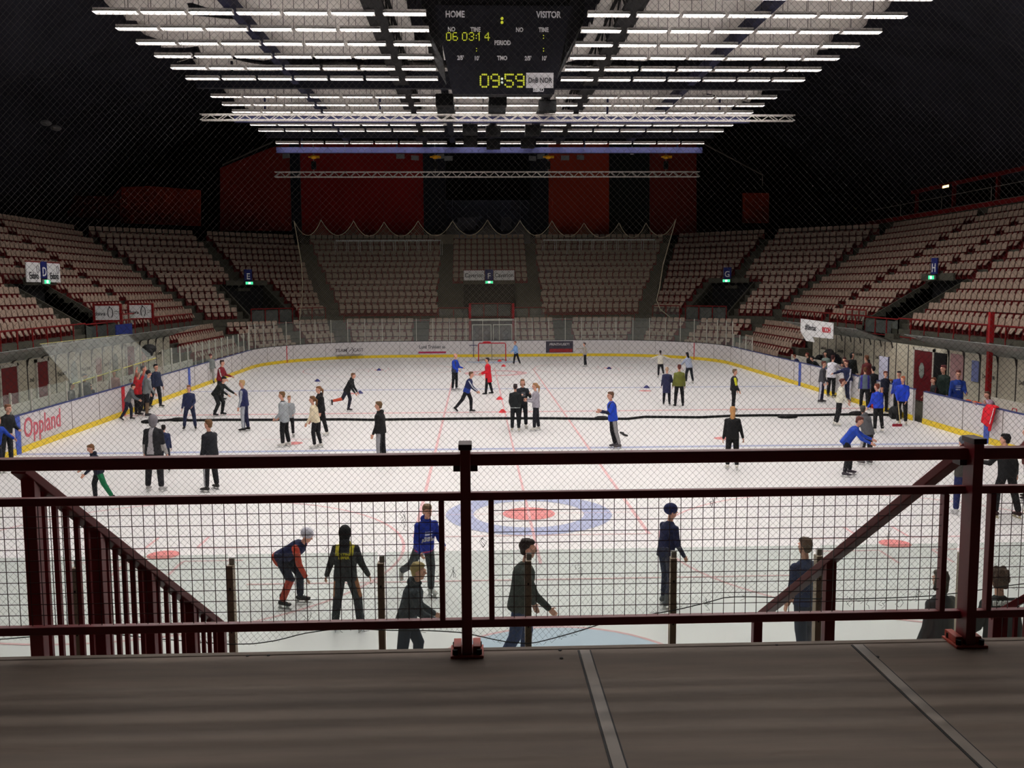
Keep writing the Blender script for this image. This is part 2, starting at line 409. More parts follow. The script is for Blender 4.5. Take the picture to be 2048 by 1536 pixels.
for sec in SECT:
    b = MB()
    for k in range(KMAX+1):
        d0 = dk(k)-.35; d1 = d0+.75 if k < KMAX else d0+7
        for t0, t1 in cut(sec.t0(d0), sec.t1(d0), voids(sec, k)):
            a0 = sec.t0(d1) if abs(t0-sec.t0(d0)) < .01 else t0; a1 = sec.t1(d1) if abs(t1-sec.t1(d0)) < .01 else t1
            b.prism([sec.p(t0, d0), sec.p(t1, d0), sec.p(a1, d1), sec.p(a0, d1)], max(-.02, zk(k)-1.2) if k < KMAX else zk(k)-2, zk(k))
        for t0, t1 in aisles(sec, k):
            if k > 4 and t1 > sec.t0(d0) and t0 < sec.t1(d0) and not (5 <= k <= 9 and 'corner' in sec.name) and t1-t0 < 1.3:
                b.prism([sec.p(t0, d0-.3), sec.p(t1, d0-.3), sec.p(t1, d0+.02), sec.p(t0, d0+.02)], zk(k-1), zk(k)-.24)
    o = b.obj('grandstand', GREYD)
    tag(o, 'stepped concrete grandstand rising behind the '+sec.name+' of the rink', 'grandstand')
    # vomitory: side walls, black shade sheet and parapet
    if sec.name.endswith('side'): v0, v1 = 8.4, 11.8
    elif 'corner' in sec.name: v0, v1 = -1.7, 1.7
    else: v0, v1 = -2.05, 2.05
    r = thing('stand_entrance', 'dark entrance passage cut into the stand of the '+sec.name, 'entrance')
    db = dk(9)-.35
    b = MB(); b.prism([sec.p(v0, db+.02), sec.p(v1, db+.02), sec.p(v1, db+.12), sec.p(v0, db+.12)], zk(9)+.42, zk(9)+.78); b.obj('parapet', GREYD, r)
    for a, c in ((v0-.12, v0), (v1, v1+.12)):
        b = MB(); b.add([(*sec.p(a, 4.4), 2.2), (*sec.p(c, 4.4), 2.2), (*sec.p(c, db+.7), 2.2), (*sec.p(a, db+.7), 2.2), (*sec.p(a, 4.4), 3.1), (*sec.p(c, 4.4), 3.1), (*sec.p(c, db+.7), zk(9)+.5), (*sec.p(a, db+.7), zk(9)+.5)],
              [(0, 3, 2, 1), (4, 5, 6, 7), (0, 1, 5, 4), (1, 2, 6, 5), (2, 3, 7, 6), (3, 0, 4, 7)])
        b.obj('side_wall', GREYD, r)
    b = MB(); b.prism([sec.p(v0, db+.66), sec.p(v1, db+.66), sec.p(v1, db+.72), sec.p(v0, db+.72)], .9, zk(10)); b.obj('entrance_shade', BLK, r)  # black sheet stands in for the shade deep inside the entrance
    # sign letter over it
    c0 = sec.p((v0+v1)/2, db-.1); ang = math.atan2(sec.n[1], sec.n[0])-H90
    L_ = {'left side': 'D', 'far left corner': 'E', 'far end': 'F', 'far right corner': 'G', 'right side': 'H'}[sec.name]
    zt = zk(9)+.75
    sg = thing('section_sign', 'blue section sign with the white letter %s above its stand entrance' % L_, 'sign', (*c0, zt), ang)
    b = MB(); b.box(-.32, .32, -.04, .02, 0, .82); b.obj('panel', NAVY, sg)
    text(L_, .62, (0, -.055, .3), (H90, 0, 0), WLET, sg, bold=.01)
    b = MB(); b.box(-.3, -.26, -.02, .0, -.3, 0); b.box(.26, .3, -.02, 0, -.3, 0); b.obj('bracket', DARK, sg)
    ex = thing('exit_light', 'green lit emergency exit box under section sign %s' % L_, 'exit sign', (c0[0]-sec.n[0]*.1, c0[1]-sec.n[1]*.1, zt-.28), ang)
    b = MB(); b.box(-.32, .32, -.06, .02, 0, .22); b.obj('housing', ALU, ex)
    b = MB(); b.box(-.29, .29, -.075, -.065, .02, .2); b.obj('lit_panel', emit('exit_green', (.05, .75, .3), 1.6), ex)
    b = MB(); b.box(-.09, .09, -.085, -.08, .04, .18); b.obj('running_figure', emit('exit_white', (.75, 1, .85), 2.5), ex)
    SIG = dict(sec=sec, c0=c0, ang=ang, zt=zt)
    if L_ in 'DF':
        word = 'Caverion' if L_ == 'F' else 'Eidsiva'
        for sgn in (-1, 1):
            wl = 1.6 if L_ == 'F' else 1.45
            q = (c0[0]+sec.u[0]*sgn*(.38+wl/2)*(1 if L_ == 'F' else -1), c0[1]+sec.u[1]*sgn*(.38+wl/2)*(1 if L_ == 'F' else -1))
            hh = .78 if L_ == 'F' else .95
            a = thing('advert_board', 'white %s board %s of the %s section sign' % (word, 'left' if sgn < 0 else 'right', L_), 'advert board', (*q, zt-.02-(hh-.78)), ang)
            b = MB(); b.box(-wl/2, wl/2, -.03, .02, 0, hh); b.obj('panel', WLET, a)
            b = MB(); b.box(-wl/2-.05, wl/2+.05, -.035, .01, hh, hh+.06); b.obj('frame', REDP, a)
            text(word, .47, (0, -.045, .38 if L_ == 'F' else .3), (H90, 0, 0), INK, a, sx=.85 if L_ == 'F' else .75, bold=.004)
            if L_ == 'D':
                e = MB(); e.tube([(.45+.12*math.cos(t), -.04, .62+.2*math.sin(t)) for t in np.linspace(0, 2*math.pi, 13)], .012, 4); e.obj('emblem', INK, a)
# ---- seats
def plate(mb, w0, w1, p0, p1, th, mi, rnd=0.):
    # tapered plate from p0 (y,z) width w0 to p1 width w1
    (y0, z0), (y1, z1) = p0, p1
    st = [(0, w0), (.75, w1), (.93, w1*.92), (1, w1*.68)] if rnd else [(0, w0), (1, w1)]
    vs = []; fs = []
    dy, dz = y1-y0, z1-z0; L = math.hypot(dy, dz); ny, nz = -dz/L*th, dy/L*th
    for t, w_ in st:
        y, z = y0+dy*t, z0+dz*t
        vs += [(-w_/2, y, z), (w_/2, y, z), (w_/2, y-ny, z-nz), (-w_/2, y-ny, z-nz)]
    for i in range(len(st)-1):
        a, b_ = 4*i, 4*i+4
        fs += [(a, a+1, b_+1, b_), (a+1, a+2, b_+2, b_+1), (a+2, a+3, b_+3, b_+2), (a+3, a, b_, b_+3)]
    e = 4*(len(st)-1); fs += [(3, 2, 1, 0), (e, e+1, e+2, e+3)]
    mb.add(vs, fs, mi)
def seat_back(mi=0): b = MB(); plate(b, .40, .425, (.13, .51), (.18, .81), .03, mi, 1); return b
def seat_pan(mi=0): b = MB(); plate(b, .21, .34, (-.07, .22), (.06, .44), .035, mi); return b
def seat_frame(mi=0):
    b = MB(); b.box(-.245, -.19, .0, .2, 0, .5, mi); b.box(-.25, .25, .12, .17, .40, .46, mi); b.box(-.25, .25, .2, .24, .02, .42, mi); return b
allseats = []
for sec in SECT:
    ang = math.atan2(sec.n[1], sec.n[0])-H90
    for k in range(KMAX+1):
        if k == 4: continue
        d = dk(k); mg = .55
        if sec.name == 'far end' and k in (0, 1, 2, 3): pass
        for t0, t1 in cut(sec.t0(d)+mg, sec.t1(d)-mg, voids(sec, k)+aisles(sec, k)+([(-99, 15.6)] if (k < 4 and sec.name.endswith('side')) else [])):
            n = int((t1-t0)/.5)
            for i in range(n):
                t = (t0+t1)/2+(i-(n-1)/2)*.5; x, y = sec.p(t, d); allseats.append((depth((x, y, zk(k))), x, y, zk(k), ang, sec.name, k))
def infr(s_):
    u, v = px((s_[1], s_[2], s_[3]+.6)); return 4 < u < 2044
allseats.sort(key=lambda s_: s_[0])
near = [s_ for s_ in allseats if infr(s_)][:300]; nid = set(id(s_) for s_ in near)
ORD = ['lowest', 'second', 'third', 'fourth', 'fifth', 'sixth', 'seventh', 'eighth', 'ninth', 'tenth', 'eleventh', 'twelfth', 'thirteenth']
proto = None
for (dd, x, y, z, a, nm, k) in near:
    lb = 'folded beige stadium seat in the %s row of the %s stand' % (ORD[k-5] if k >= 5 else 'front', nm); gr = 'beige seats of the %s row, %s stand' % (ORD[k-5] if k >= 5 else 'front', nm)
    if proto is None:
        proto = thing('stadium_seat', lb, 'seat', (x, y, z), a, gr)
        seat_back().obj('backrest', SEAT, proto); seat_pan().obj('seat', SEAT, proto); seat_frame().obj('seat_frame', SEATR, proto)
    else: copy_tree(proto, (x, y, z), a, lb, gr)
T_ = MB()
for q, mi in ((seat_back(0), 0), (seat_pan(0), 0), (seat_frame(1), 1)): T_.add(q.v, q.f, mi)
tv = np.array(T_.v); allv = []; 
rest = [s_ for s_ in allseats if id(s_) not in nid]
for (dd, x, y, z, a, nm, k) in rest:
    ca, sa = math.cos(a), math.sin(a); v = tv.copy(); v[:, 0] = tv[:, 0]*ca-tv[:, 1]*sa+x; v[:, 1] = tv[:, 0]*sa+tv[:, 1]*ca+y; v[:, 2] += z; allv.append(v)
nv = len(tv); R_ = MB(); R_.v = [tuple(r_) for r_ in np.concatenate(allv).tolist()]
for i in range(len(rest)): R_.f += [tuple(j+i*nv for j in f) for f in T_.f]; R_.m += T_.m
tag(R_.obj('stadium_seat', [SEAT, SEATR]), 'the many more distant beige seats filling the stands round the rink', 'seats', kind='stuff')
# ---- red guard rails along the front of the upper seats
def rail_run(sec, t0, t1, d, z, lbl, step=1.3, h=1.0, glz=False, name='guard_rail'):
    r = thing(name, lbl, 'railing', (*sec.p((t0+t1)/2, d), z), math.atan2(sec.u[1], sec.u[0])); L = t1-t0
    b = MB(); b.tube([(-L/2, 0, h), (L/2, 0, h)], .035, 6); b.obj('top_rail', REDP, r)
    b = MB(); b.tube([(-L/2, 0, .12), (L/2, 0, .12)], .025, 6); b.obj('bottom_rail', REDP, r)
    n = max(1, round(L/step))
    for i in range(n+1):
        x = -L/2+L*i/n; b = MB(); b.box(x-.025, x+.025, -.025, .025, 0, h); b.obj('post', REDP, r)
        if glz and i < n: b = MB(); b.box(x+.07, x+L/n-.07, -.01, .0, .2, h-.1); b.obj('infill_panel', GL, r)
    return r
for sec in SECT:
    nm = sec.name
    if nm.endswith('side'):
        rail_run(sec, -13.8, 7.6, 4.4, 2.37, 'red guard rail above the bench roof, near part of the '+nm); rail_run(sec, 11.6, 24, 4.4, 2.37, 'red guard rail above the bench roof, far part of the '+nm)
        rail_run(sec, 12.2, 15, 4.7, 2.85, 'red framed glazed barrier beside the entrance of the '+nm, 1.0, .8, True)
        rail_run(sec, 7.6, 11.6, 4.4, 2.37, 'red glazed barrier across the entrance of the '+nm, 1.3, .95, True)
    elif 'corner' in nm:
        rail_run(sec, -1.7, 1.7, 4.3, 2.37, 'red glazed barrier in front of the entrance in the '+nm, 1.13, 1.15, True)
        rail_run(sec, -4.6, -2.2, 4.3, 2.37, 'red glazed barrier left of the %s entrance' % nm, 1.2, 1.15, True)
    else:
        rail_run(sec, -3.9, -1.6, 4.3, 2.37, 'red glazed barrier left of the far end gate', 1.1, 1.05, True); rail_run(sec, 1.7, 4.2, 4.3, 2.37, 'red glazed barrier right of the far end gate', 1.2, 1.05, True)
        rail_run(sec, -1.5, 1.6, 3.9, 2.6, 'red glazed barrier bridging the far end gate', 1.0, 1.15, True)
        rail_run(sec, -11, -4.1, 4.3, 2.37, 'low red rail before the far left seats', 1.2, .5); rail_run(sec, 4.4, 11, 4.3, 2.37, 'low red rail before the far right seats', 1.2, .5)
# far end gate
gt = thing('end_gate', 'gate to the ice with red posts behind the far goal', 'gate', (.05, 30.9, 0))
b = MB(); b.box(-1.62, -1.46, 0, .16, 0, 3.8); b.box(1.5, 1.66, 0, .16, 0, 3.8); b.obj('gate_posts', REDP, gt)
b = MB(); b.box(-1.6, 1.64, 0, .12, 2.55, 2.68); b.obj('lintel', GPOST, gt)
for x0 in (-1.4, .1):
    b = MB(); b.box(x0, x0+.06, -.1, -.04, .2, 2.3); b.box(x0+1.34, x0+1.4, -.1, -.04, .2, 2.3); b.box(x0, x0+1.4, -.1, -.04, 2.24, 2.3); b.obj('door_frame', GPOST, gt)
    b = MB(); b.box(x0+.06, x0+1.34, -.075, -.065, .2, 2.24); b.obj('door_glass', GLF, gt)
b = MB(); b.box(-1.6, 1.64, 3.6, 3.7, 0, 2.6); b.obj('passage_shade', mat('passage', (44, 18, 20), .8), gt)  # dark panel paints the shade inside the open gate passage
# white rails high on the far stand
for x0, x1 in ((-12.6, -3.9), (4.6, 14.0)):
    r = thing('barrier_frame', 'white barrier of paired posts high on the far stand, %s of the middle' % ('left' if x0 < 0 else 'right'), 'railing', ((x0+x1)/2, 42.2, zk(14)))
    L = x1-x0; b = MB(); b.box(-L/2, L/2, -.03, .03, 1.62, 1.74); b.obj('top_rail', WLET, r)
    n = 9
    for i in range(n+1):
        for q in (-.08, .08): x = -L/2+L*i/n+q; b = MB(); b.box(x-.016, x+.016, -.012, .012, 0, 1.62); b.obj('post', WLET, r)
b = MB(); b.box(-4.6, -2.8, 45.2, 45.9, zk(17), zk(17)+.9); b.box(-3.74, -3.72, 45.17, 45.2, zk(17), zk(17)+.9); tag(b.obj('equipment_cabinet', mat('cabinet_beige', (170, 160, 140), .7)), 'pale double cabinet standing behind the top seats at the far end', 'cabinet')
# upper far terrace (dark bluish steps)
b = MB(); UB = mat('upper_terrace', (130, 138, 160), .9, var=.3, scale=6)
for i in range(8): b.box(-4.2, 4.4, 49+i*.8, 57, 9.4+i*.55-.55, 9.4+i*.55)
tag(b.obj('upper_terrace', UB), 'dark bluish upper terrace steps behind the far end seats', 'terrace')
for i, (u0, u1) in enumerate(((915, 952), (1003, 1023))):
    p0, p1 = aty(u0, 462, 46), aty(u1, 435, 46); b = MB(); b.box(p0[0], p1[0], 45.9, 46, p0[2], p1[2]); tag(b.obj('notice_board', mat('notice_grey', (86, 88, 98), .8)), 'grey notice board above the far end seats, %s one' % ('left' if i == 0 else 'right'), 'board')
# ================================================================ CAVERN
ROCK = mat('dark_rock', (66, 66, 76), .95, var=.55, scale=.35, bump=.6)
def vault():
    b = MB(); nx, ny = 40, 60; vs = []
    from mathutils import noise
    for j in range(ny+1):
        y = -46+j*(106/ny)
        for i in range(nx+1):
            t = math.pi*i/nx; e = .75
            x = 36*math.copysign(abs(math.cos(t))**e, math.cos(t)); z = 6+19.5*abs(math.sin(t))**.8
            n = noise.noise(Vector((x*.12, y*.12, z*.12)))*2.2+noise.noise(Vector((x*.5, y*.5, z*.5)))*.6
            z2 = z+n if z > 8 else z; vs.append((x+n*.3*math.cos(t), y, z2 if 0 < i < nx else 6))
    fs = [(j*(nx+1)+i, j*(nx+1)+i+1, (j+1)*(nx+1)+i+1, (j+1)*(nx+1)+i) for j in range(ny) for i in range(nx)]
    b.add(vs, fs); return b
tag(vault().obj('ceiling', ROCK), kind='structure')
for s, nm in ((-1, 'wall_left'), (1, 'wall_right')):
    b = MB(); b.box(s*36, s*36+s*.3, -46, 60, -.5, 7.5) if s > 0 else b.box(-36.3, -36, -46, 60, -.5, 7.5); tag(b.obj(nm, ROCK), kind='structure')
b = MB(); b.box(-37, 37, 59, 59.4, -.5, 28); tag(b.obj('wall_back', BLK), kind='structure')
b = MB(); b.box(-37, 37, -46.4, -46, -.5, 28); tag(b.obj('wall_front', ROCK), kind='structure')
# painted wall bays behind the far stand
def baywall(name, pts, y, th, m_, lbl):
    q = [aty(u, v, y) for u, v in pts]; vs = [(p[0], y, p[2]) for p in q]+[(p[0], y+th, p[2]) for p in q]; n = len(q)
    b = MB(); b.add(vs, [tuple(range(n)), tuple(range(2*n-1, n-1, -1))]+[(i, n+i, n+(i+1) % n, (i+1) % n) for i in range(n)]); 
    c = np.mean(vs, axis=0); o = shift(b, c).obj(name, m_); o.location = c; tag(o, lbl, 'wall panel')
W1 = mat('wall_maroon', (160, 52, 42), .9, var=.25, scale=.4); W2 = mat('wall_deepred', (168, 38, 36), .9, var=.2, scale=.4); W3 = mat('wall_rust', (186, 68, 44), .9, var=.25, scale=.4); W4 = mat('wall_brown', (140, 52, 42), .9, var=.25, scale=.4)
baywall('painted_wall', [(440, 462), (584, 462), (584, 285), (540, 296), (440, 336)], 47.2, .3, W1, 'maroon painted wall bay with a sloping top, left of the dark pillar')
baywall('painted_wall', [(598, 470), (848, 470), (848, 286), (598, 286)], 47.2, .3, W2, 'wide deep red painted wall bay left of the middle')
baywall('painted_wall', [(1097, 470), (1218, 470), (1218, 286), (1097, 286)], 47.2, .3, W3, 'rust red painted wall bay right of the middle')
baywall('painted_wall', [(1218, 470), (1300, 470), (1300, 286), (1218, 286)], 47.4, .3, mat('wall_green', (34, 38, 36), .9), 'dark green grey wall bay between two rust bays')
baywall('painted_wall', [(1300, 470), (1393, 470), (1393, 286), (1300, 286)], 47.2, .3, W4, 'brown red wall bay at the right end of the far wall')
baywall('painted_wall', [(1486, 446), (1538, 446), (1538, 386), (1486, 386)], 46.6, .3, W3, 'small separate rust wall panel above the far right corner')
baywall('painted_wall', [(132, 432), (240, 442), (240, 376), (226, 392), (132, 392)], 44, .3, W4, 'dim brown wall panel high above the left stand')
baywall('painted_wall', [(242, 446), (400, 452), (400, 380), (300, 372), (242, 374)], 44.5, .3, W3, 'rust orange wall panel high above the left stand')
for i, (u0, u1) in enumerate(((584, 598), (848, 890), (1062, 1097))):
    p0, p1 = aty(u0, 475, 46.9), aty(u1, 280, 46.9); b = MB(); b.box(p0[0], p1[0], 46.9, 47.9, zk(17), 19); tag(b.obj('pillar', DARK), 'dark pillar on the far wall, %s of the three' % ['leftmost slim one', 'middle one', 'rightmost'][i], 'pillar')
# handrail lines of the upper galleries at both upper corners
for pts, nm in (([(445, 330, 45), (545, 284, 45)], 'left'), ([(1405, 286, 45), (1525, 350, 45), (1525, 372, 45)], 'right')):
    b = MB(); b.tube([aty(*p) for p in pts], .06, 6, mi=0); tag(b.obj('roof_pipe', GREY), 'thin grey pipe running down the rock beside the lamps, %s one' % nm, 'pipe')
# right upper gallery
ga = thing('gallery', 'upper gallery with red fascia and lintel above the right stand', 'gallery', (30, 8, zk(17)))
b = MB(); b.box(-.7, -.5, -22, 30, 0, .95); b.obj('parapet', GREYD, ga)
b = MB(); b.box(-.75, -.45, -22, 30, .95, 1.22); b.obj('fascia', REDP, ga)
b = MB(); b.box(1.0, 1.2, -22, 24, 3.0, 3.25); b.obj('lintel', REDP, ga)
for i in range(9): b = MB(); b.box(1.0, 1.2, -20+i*5.4-.1, -20+i*5.4+.1, 0, 3.0); b.obj('gallery_post', REDP, ga)
b = MB(); [b.box(-.62, -.58, -20+i*6, -20+i*6+5.8, 1.25+q, 1.29+q) for i in range(8) for q in (0, .8)]; [b.box(-.62, -.58, -20+i*6, -20+i*6+.04, 1.25, 2.05) for i in range(8)]; b.obj('glass_frame', GREY, ga)
b = MB(); b.box(4.8, 5, -22, 24, 0, 4.2); b.obj('rear_wall', BLK, ga)
q = atx(1893, 373, 30.9); r = thing('gallery_lamp', 'small amber lamp glowing on the right upper gallery', 'lamp', q, 0)
b = MB(); b.box(-.05, .1, -.5, .5, -.1, .1); b.obj('housing', DARK, r); b = MB(); b.box(-.07, -.05, -.42, .42, -.08, .08); b.obj('lit_panel', emit('amber', (1, .62, .25), 4), r)
for (u, v) in ((92, 246), (112, 256)):
    q = atx(u, v, -31); b = MB(); b.ell((0, 0, 0), (.35, .45, .2)); o = b.obj('floodlight', mat('lamp_grey', (150, 150, 150), .5)); o.location = q; tag(o, 'unlit grey floodlight on the dark left rock wall, %s one' % ('upper' if v < 250 else 'lower'), 'floodlight')
# ================================================================ LAMPS
LZ = 14.0
TUBE = emit('tube_light', (1.0, .955, .925), LAMP_STRENGTH)
HOUS = mat('lamp_housing', (226, 222, 220), .5, var=.05)
def lamp(L, label, group, loc):
    r = thing('strip_light', label, 'ceiling light', loc, 0, group)
    b = MB(); b.box(0, L, -.13, .13, .07, .14); b.add([(0, -.1, .07), (L, -.1, .07), (L, -.2, 0), (0, -.2, 0), (0, .1, .07), (L, .1, .07), (L, .2, 0), (0, .2, 0)], [(0, 1, 2, 3), (7, 6, 5, 4), (0, 3, 7, 4), (1, 5, 6, 2)])
    b.obj('housing', HOUS, r)
    b = MB(); b.prism([(0.03, -.07), (L-.03, -.07), (L-.03, .07), (.03, .07)], .055, .068); b.obj('tube', TUBE, r)
    b = MB(); b.tube([(.3, 0, .14), (.3, 0, 1.1), (L-.3, 0, 1.1), (L-.3, 0, .14)], .01, 4); b.obj('hanger', DARK, r)
    return r
ROWY = [-7.0, -5.0, -3.0, -1.0, 1.0, 3.0, 5.0, 8.9, 10.9, 12.85, 14.8, 16.75, 18.8, 23.55]
XL = [(-13.5+1.55*i, 1.41) for i in range(6)]; XR = [(4.4+1.55*i, 1.41) for i in range(6)]
protos = {}
for ri, y in enumerate(ROWY):
    lab = 'glowing white strip light in the %s lamp row counted from the top of the picture' % ['first', 'second', 'third', 'fourth', 'fifth', 'sixth', 'seventh', 'eighth', 'ninth', 'tenth', 'eleventh', 'twelfth', 'thirteenth', 'fourteenth'][ri]
    gr = 'strip lights of lamp row %d' % (ri+1)
    xs = XL+XR+([(-4.05, 1.41), (2.75, 1.41)] if y < 7 else [(-4.05, 1.25), (2.85, 1.25), (-2.25, 1.95), (.2, 1.95)])
    for x, L in xs:
        if L not in protos: protos[L] = lamp(L, lab, gr, (x, y, LZ))
        else: copy_tree(protos[L], (x, y, LZ), 0, lab, gr)
b = MB()
for y in np.arange(-27, -8, 2.):
    for x, L in XL+XR+[(-4.05, 1.44), (-2.25, 1.95), (.2, 1.95), (2.75, 1.44)]: b.box(x, x+L, y-.07, y+.07, LZ+.055, LZ+.068, 0); b.box(x, x+L, y-.13, y+.13, LZ+.07, LZ+.14, 1); b.add([(x, y-.1, LZ+.07), (x+L, y-.1, LZ+.07), (x+L, y-.2, LZ), (x, y-.2, LZ), (x, y+.1, LZ+.07), (x+L, y+.1, LZ+.07), (x+L, y+.2, LZ), (x, y+.2, LZ)], [(0, 1, 2, 3), (7, 6, 5, 4), (0, 3, 7, 4), (1, 5, 6, 2)], 1)
tag(b.obj('strip_light', [TUBE, HOUS]), 'the further rows of strip lights above the near half of the ice', 'ceiling lights', kind='stuff')
# crumpled lining above the lamps
LIN = mat('lining', (236, 228, 222), .8, var=.25, scale=.6)
def lining():
    from mathutils import noise
    b = MB(); xs = np.arange(-14, 14.01, .5); ys = np.arange(-29, 24.6, .4); vs = []
    for y in ys:
        for x in xs:
            n = noise.noise(Vector((x*.35, y*.6, 3)))*.45+noise.noise(Vector((x*.9, y*1.3, 7)))*.2+.22*math.sin(y*3.14+noise.noise(Vector((x*.12, y*.3, 1)))*2.5)
            vs.append((x, y, 15.25+n))
    nx = len(xs); fs = []
    for j in range(len(ys)-1):
        for i in range(nx-1):
            if 6.4 < ys[j] < 7.6 or (abs(xs[i]+.25) < 3.6 and abs(ys[j]) < 3.6): continue
            if noise.noise(Vector((xs[i]*.22, round(ys[j]/2)*1.7, 20))) > .5: continue
            fs.append((j*nx+i, j*nx+i+1, (j+1)*nx+i+1, (j+1)*nx+i))
    b.add(vs, fs); return b
o = lining().obj('trim_1', LIN, smooth=True); tag(o, kind='structure'); sm = o.modifiers.new('s', 'SOLIDIFY'); sm.thickness = .03
# trusses of the lamp deck
def truss(a, c, w_, h, m_, name, lbl, nseg, r=.03, parent=None, cat='truss', flat=True):
    a, c = Vector(a), Vector(c); b = MB(); d = (c-a).normalized(); sd = d.cross(Vector((0, 0, 1))).normalized()*w_/2; up = Vector((0, 0, h))
    o0 = a.copy(); a = a-o0; c = c-o0
    ch = [sd, -sd, sd+up, -sd+up]
    for q in ch: b.tube([a+q, c+q], r, 5)
    L = (c-a)
    for i in range(nseg):
        p, q = a+L*(i/nseg), a+L*((i+1)/nseg)
        for s in (sd, -sd):
            b.tube([p+s, q+s+up] if i % 2 == 0 else [p+s+up, q+s], r*.55, 4, cap=False)
        if flat: b.tube([p+sd, q-sd] if i % 2 == 0 else [p-sd, q+sd], r*.5, 4, cap=False)
    o = b.obj(name, m_, parent); o.location = o0; return tag(o, lbl, cat)
NV = mat('navy_beam', (44, 46, 84), .6, var=.15)
for x, nm in ((-4.35, 'inner left'), (4.25, 'inner right')):
    r = thing('roof_truss', 'dark lengthwise roof truss between the lamp rows, %s one' % nm, 'truss', (x, 0, 14.12))
    o = truss((0, -29, .05), (0, 24.5, .05), .6, .8, BLK, 'lattice', None, 50, .07, r, None, flat=False)
    b = MB(); b.box(-.3, .3, -29, 24.5, 0, .06); b.obj('bottom_plate', BLK, r)
for x, nm in ((-9.1, 'outer left'), (8.9, 'outer right')):
    b = MB(); b.box(-.15, .15, -29, 24.5, 0, .42); o = b.obj('roof_beam', mat('navy_dark', (30, 32, 60), .7)); o.location = (x, 0, 14.15); tag(o, 'dark navy lengthwise roof beam, %s one' % nm, 'beam')
for x in (-2.45, 0., 2.5):
    b = MB(); b.box(-.16, .16, 7.4, 24, 0, .3); o = b.obj('roof_beam', DARK); o.location = (x, 0, 14.12); tag(o, 'dark lengthwise beam behind the scoreboard, %s' % {-2.45: 'left one', 0.: 'middle one', 2.5: 'right one'}[x], 'beam')
for i, (y, z0, z1, m_, nm) in enumerate(((6.9, 14.0, 14.75, DARK, 'deep black cross beam just behind the scoreboard'), (21.2, 14.0, 14.7, DARK, 'black cross beam before the last lamp row'), (13.6, 13.62, 13.95, NV, 'violet blue cross beam under the tenth lamp row'), (24.2, 13.5, 13.85, NV, 'violet blue cross beam under the last lamp row'))):
    b = MB(); b.box(-13.6, 13.6, -.15, .15, z0, z1); [b.box(x-.05, x+.05, -.05, .05, z1, 15.2) for x in (-12, -6, 6, 12)]; o = b.obj('cross_beam', m_); o.location = (0, y, 0); tag(o, nm, 'beam')
for i, (x, y) in enumerate(((-2.45, 8.2), (-2.45, 10.2), (-2.45, 12.2), (.05, 8.2), (.05, 10.), (2.5, 9.6), (-1.3, 16.6), (.0, 17), (2.2, 16.8), (-1.3, 21), (.1, 22), (2.2, 21.5))):
    r = thing('ceiling_box', 'black equipment box hanging among the lamps behind the scoreboard', 'equipment', (x, y, 13.45), 0, 'black boxes behind the scoreboard')
    b = MB(); b.box(-.42, .42, -.3, .3, 0, .55); b.obj('case', BLK, r, bevel=.03); b = MB(); b.tube([(0, 0, .55), (0, 0, .7)], .03, 5); b.obj('bracket', DARK, r)
TR = mat('truss_aluminium', (226, 220, 215), .45, .0, var=.05)
truss((aty(402, 240, 10)[0], 10, 13.12), (aty(1588, 245, 10)[0], 10, 13.12), .3, .26, TR, 'lighting_truss', 'long thin aluminium truss hanging below the middle lamp rows', 70, .03)
truss((-15.05, 30.5, 12.72), (14.95, 30.5, 12.72), .3, .34, TR, 'lighting_truss', 'long aluminium truss hanging before the red far walls', 80, .035)
for i, u in enumerate((627, 870, 1096, 1332)):
    q = aty(u, 314, 30.5); lb = 'yellow chain hoist above the far aluminium truss, %s' % ['leftmost', 'second from the left', 'third from the left', 'rightmost'][i]
    r = thing('chain_hoist', lb, 'hoist', q); HY = mat('hoist_yellow', (235, 170, 20), .5)
    b = MB(); b.ell((0, 0, 0), (.24, .16, .15), nu=10, nv=6); b.box(.15, .42, -.08, .08, -.08, .08); b.box(-.35, -.2, -.06, .06, -.05, .05); b.obj('motor', HY, r)
    b = MB(); b.tube([(0, 0, .14), (0, 0, 1.2)], .018, 4); b.tube([(0, 0, -.14), (0, 0, -1.2)], .018, 4); b.obj('chain', GPOST, r)
    b = MB(); b.box(-.16, .16, -.1, .1, -.85, -.3); b.obj('chain_bag', BLK, r)
for i, (u, v) in enumerate(((573, 312), (801, 313), (829, 316), (882, 313), (897, 317), (1064, 317), (1083, 313), (1130, 316), (1160, 315))):
    q = aty(u, v, 44.5); r = thing('floodlight', 'unlit pale floodlight under the roof at the far wall, %s from the left' % ['first', 'second', 'third', 'fourth', 'fifth', 'sixth', 'seventh', 'eighth', 'ninth'][i], 'floodlight', q, .5*(i % 3-1))
    b = MB(); b.add([(-.35, -.1, -.2), (.35, -.1, -.2), (.35, -.1, .2), (-.35, -.1, .2), (-.2, .2, -.12), (.2, .2, -.12), (.2, .2, .12), (-.2, .2, .12)], [(3, 2, 1, 0), (4, 5, 6, 7), (0, 1, 5, 4), (1, 2, 6, 5), (2, 3, 7, 6), (3, 0, 4, 7)]); b.obj('lamp_head', mat('flood_glass', (160, 165, 165), .4), r)
    b = MB(); b.tube([(-.38, .05, 0), (-.38, .05, .35), (.38, .05, .35), (.38, .05, 0)], .02, 4); b.obj('bracket', DARK, r)
for i, (u, v) in enumerate(((690, 303), (1264, 306), (940, 303))):
    q = aty(u, v, 33); b = MB(); b.box(-.12, .12, -.12, .12, -.1, .12); b.tube([(0, 0, .12), (0, 0, .5)], .02, 4); o = b.obj('smoke_detector', mat('hoist_yellow', (235, 170, 20)) if i == 2 else WLET); o.location = q; tag(o, ['tiny white box', 'tiny white box', 'tiny amber box'][i]+' under the last lamp row, %s' % ['left one', 'right one', 'near the middle'][i], 'ceiling box')
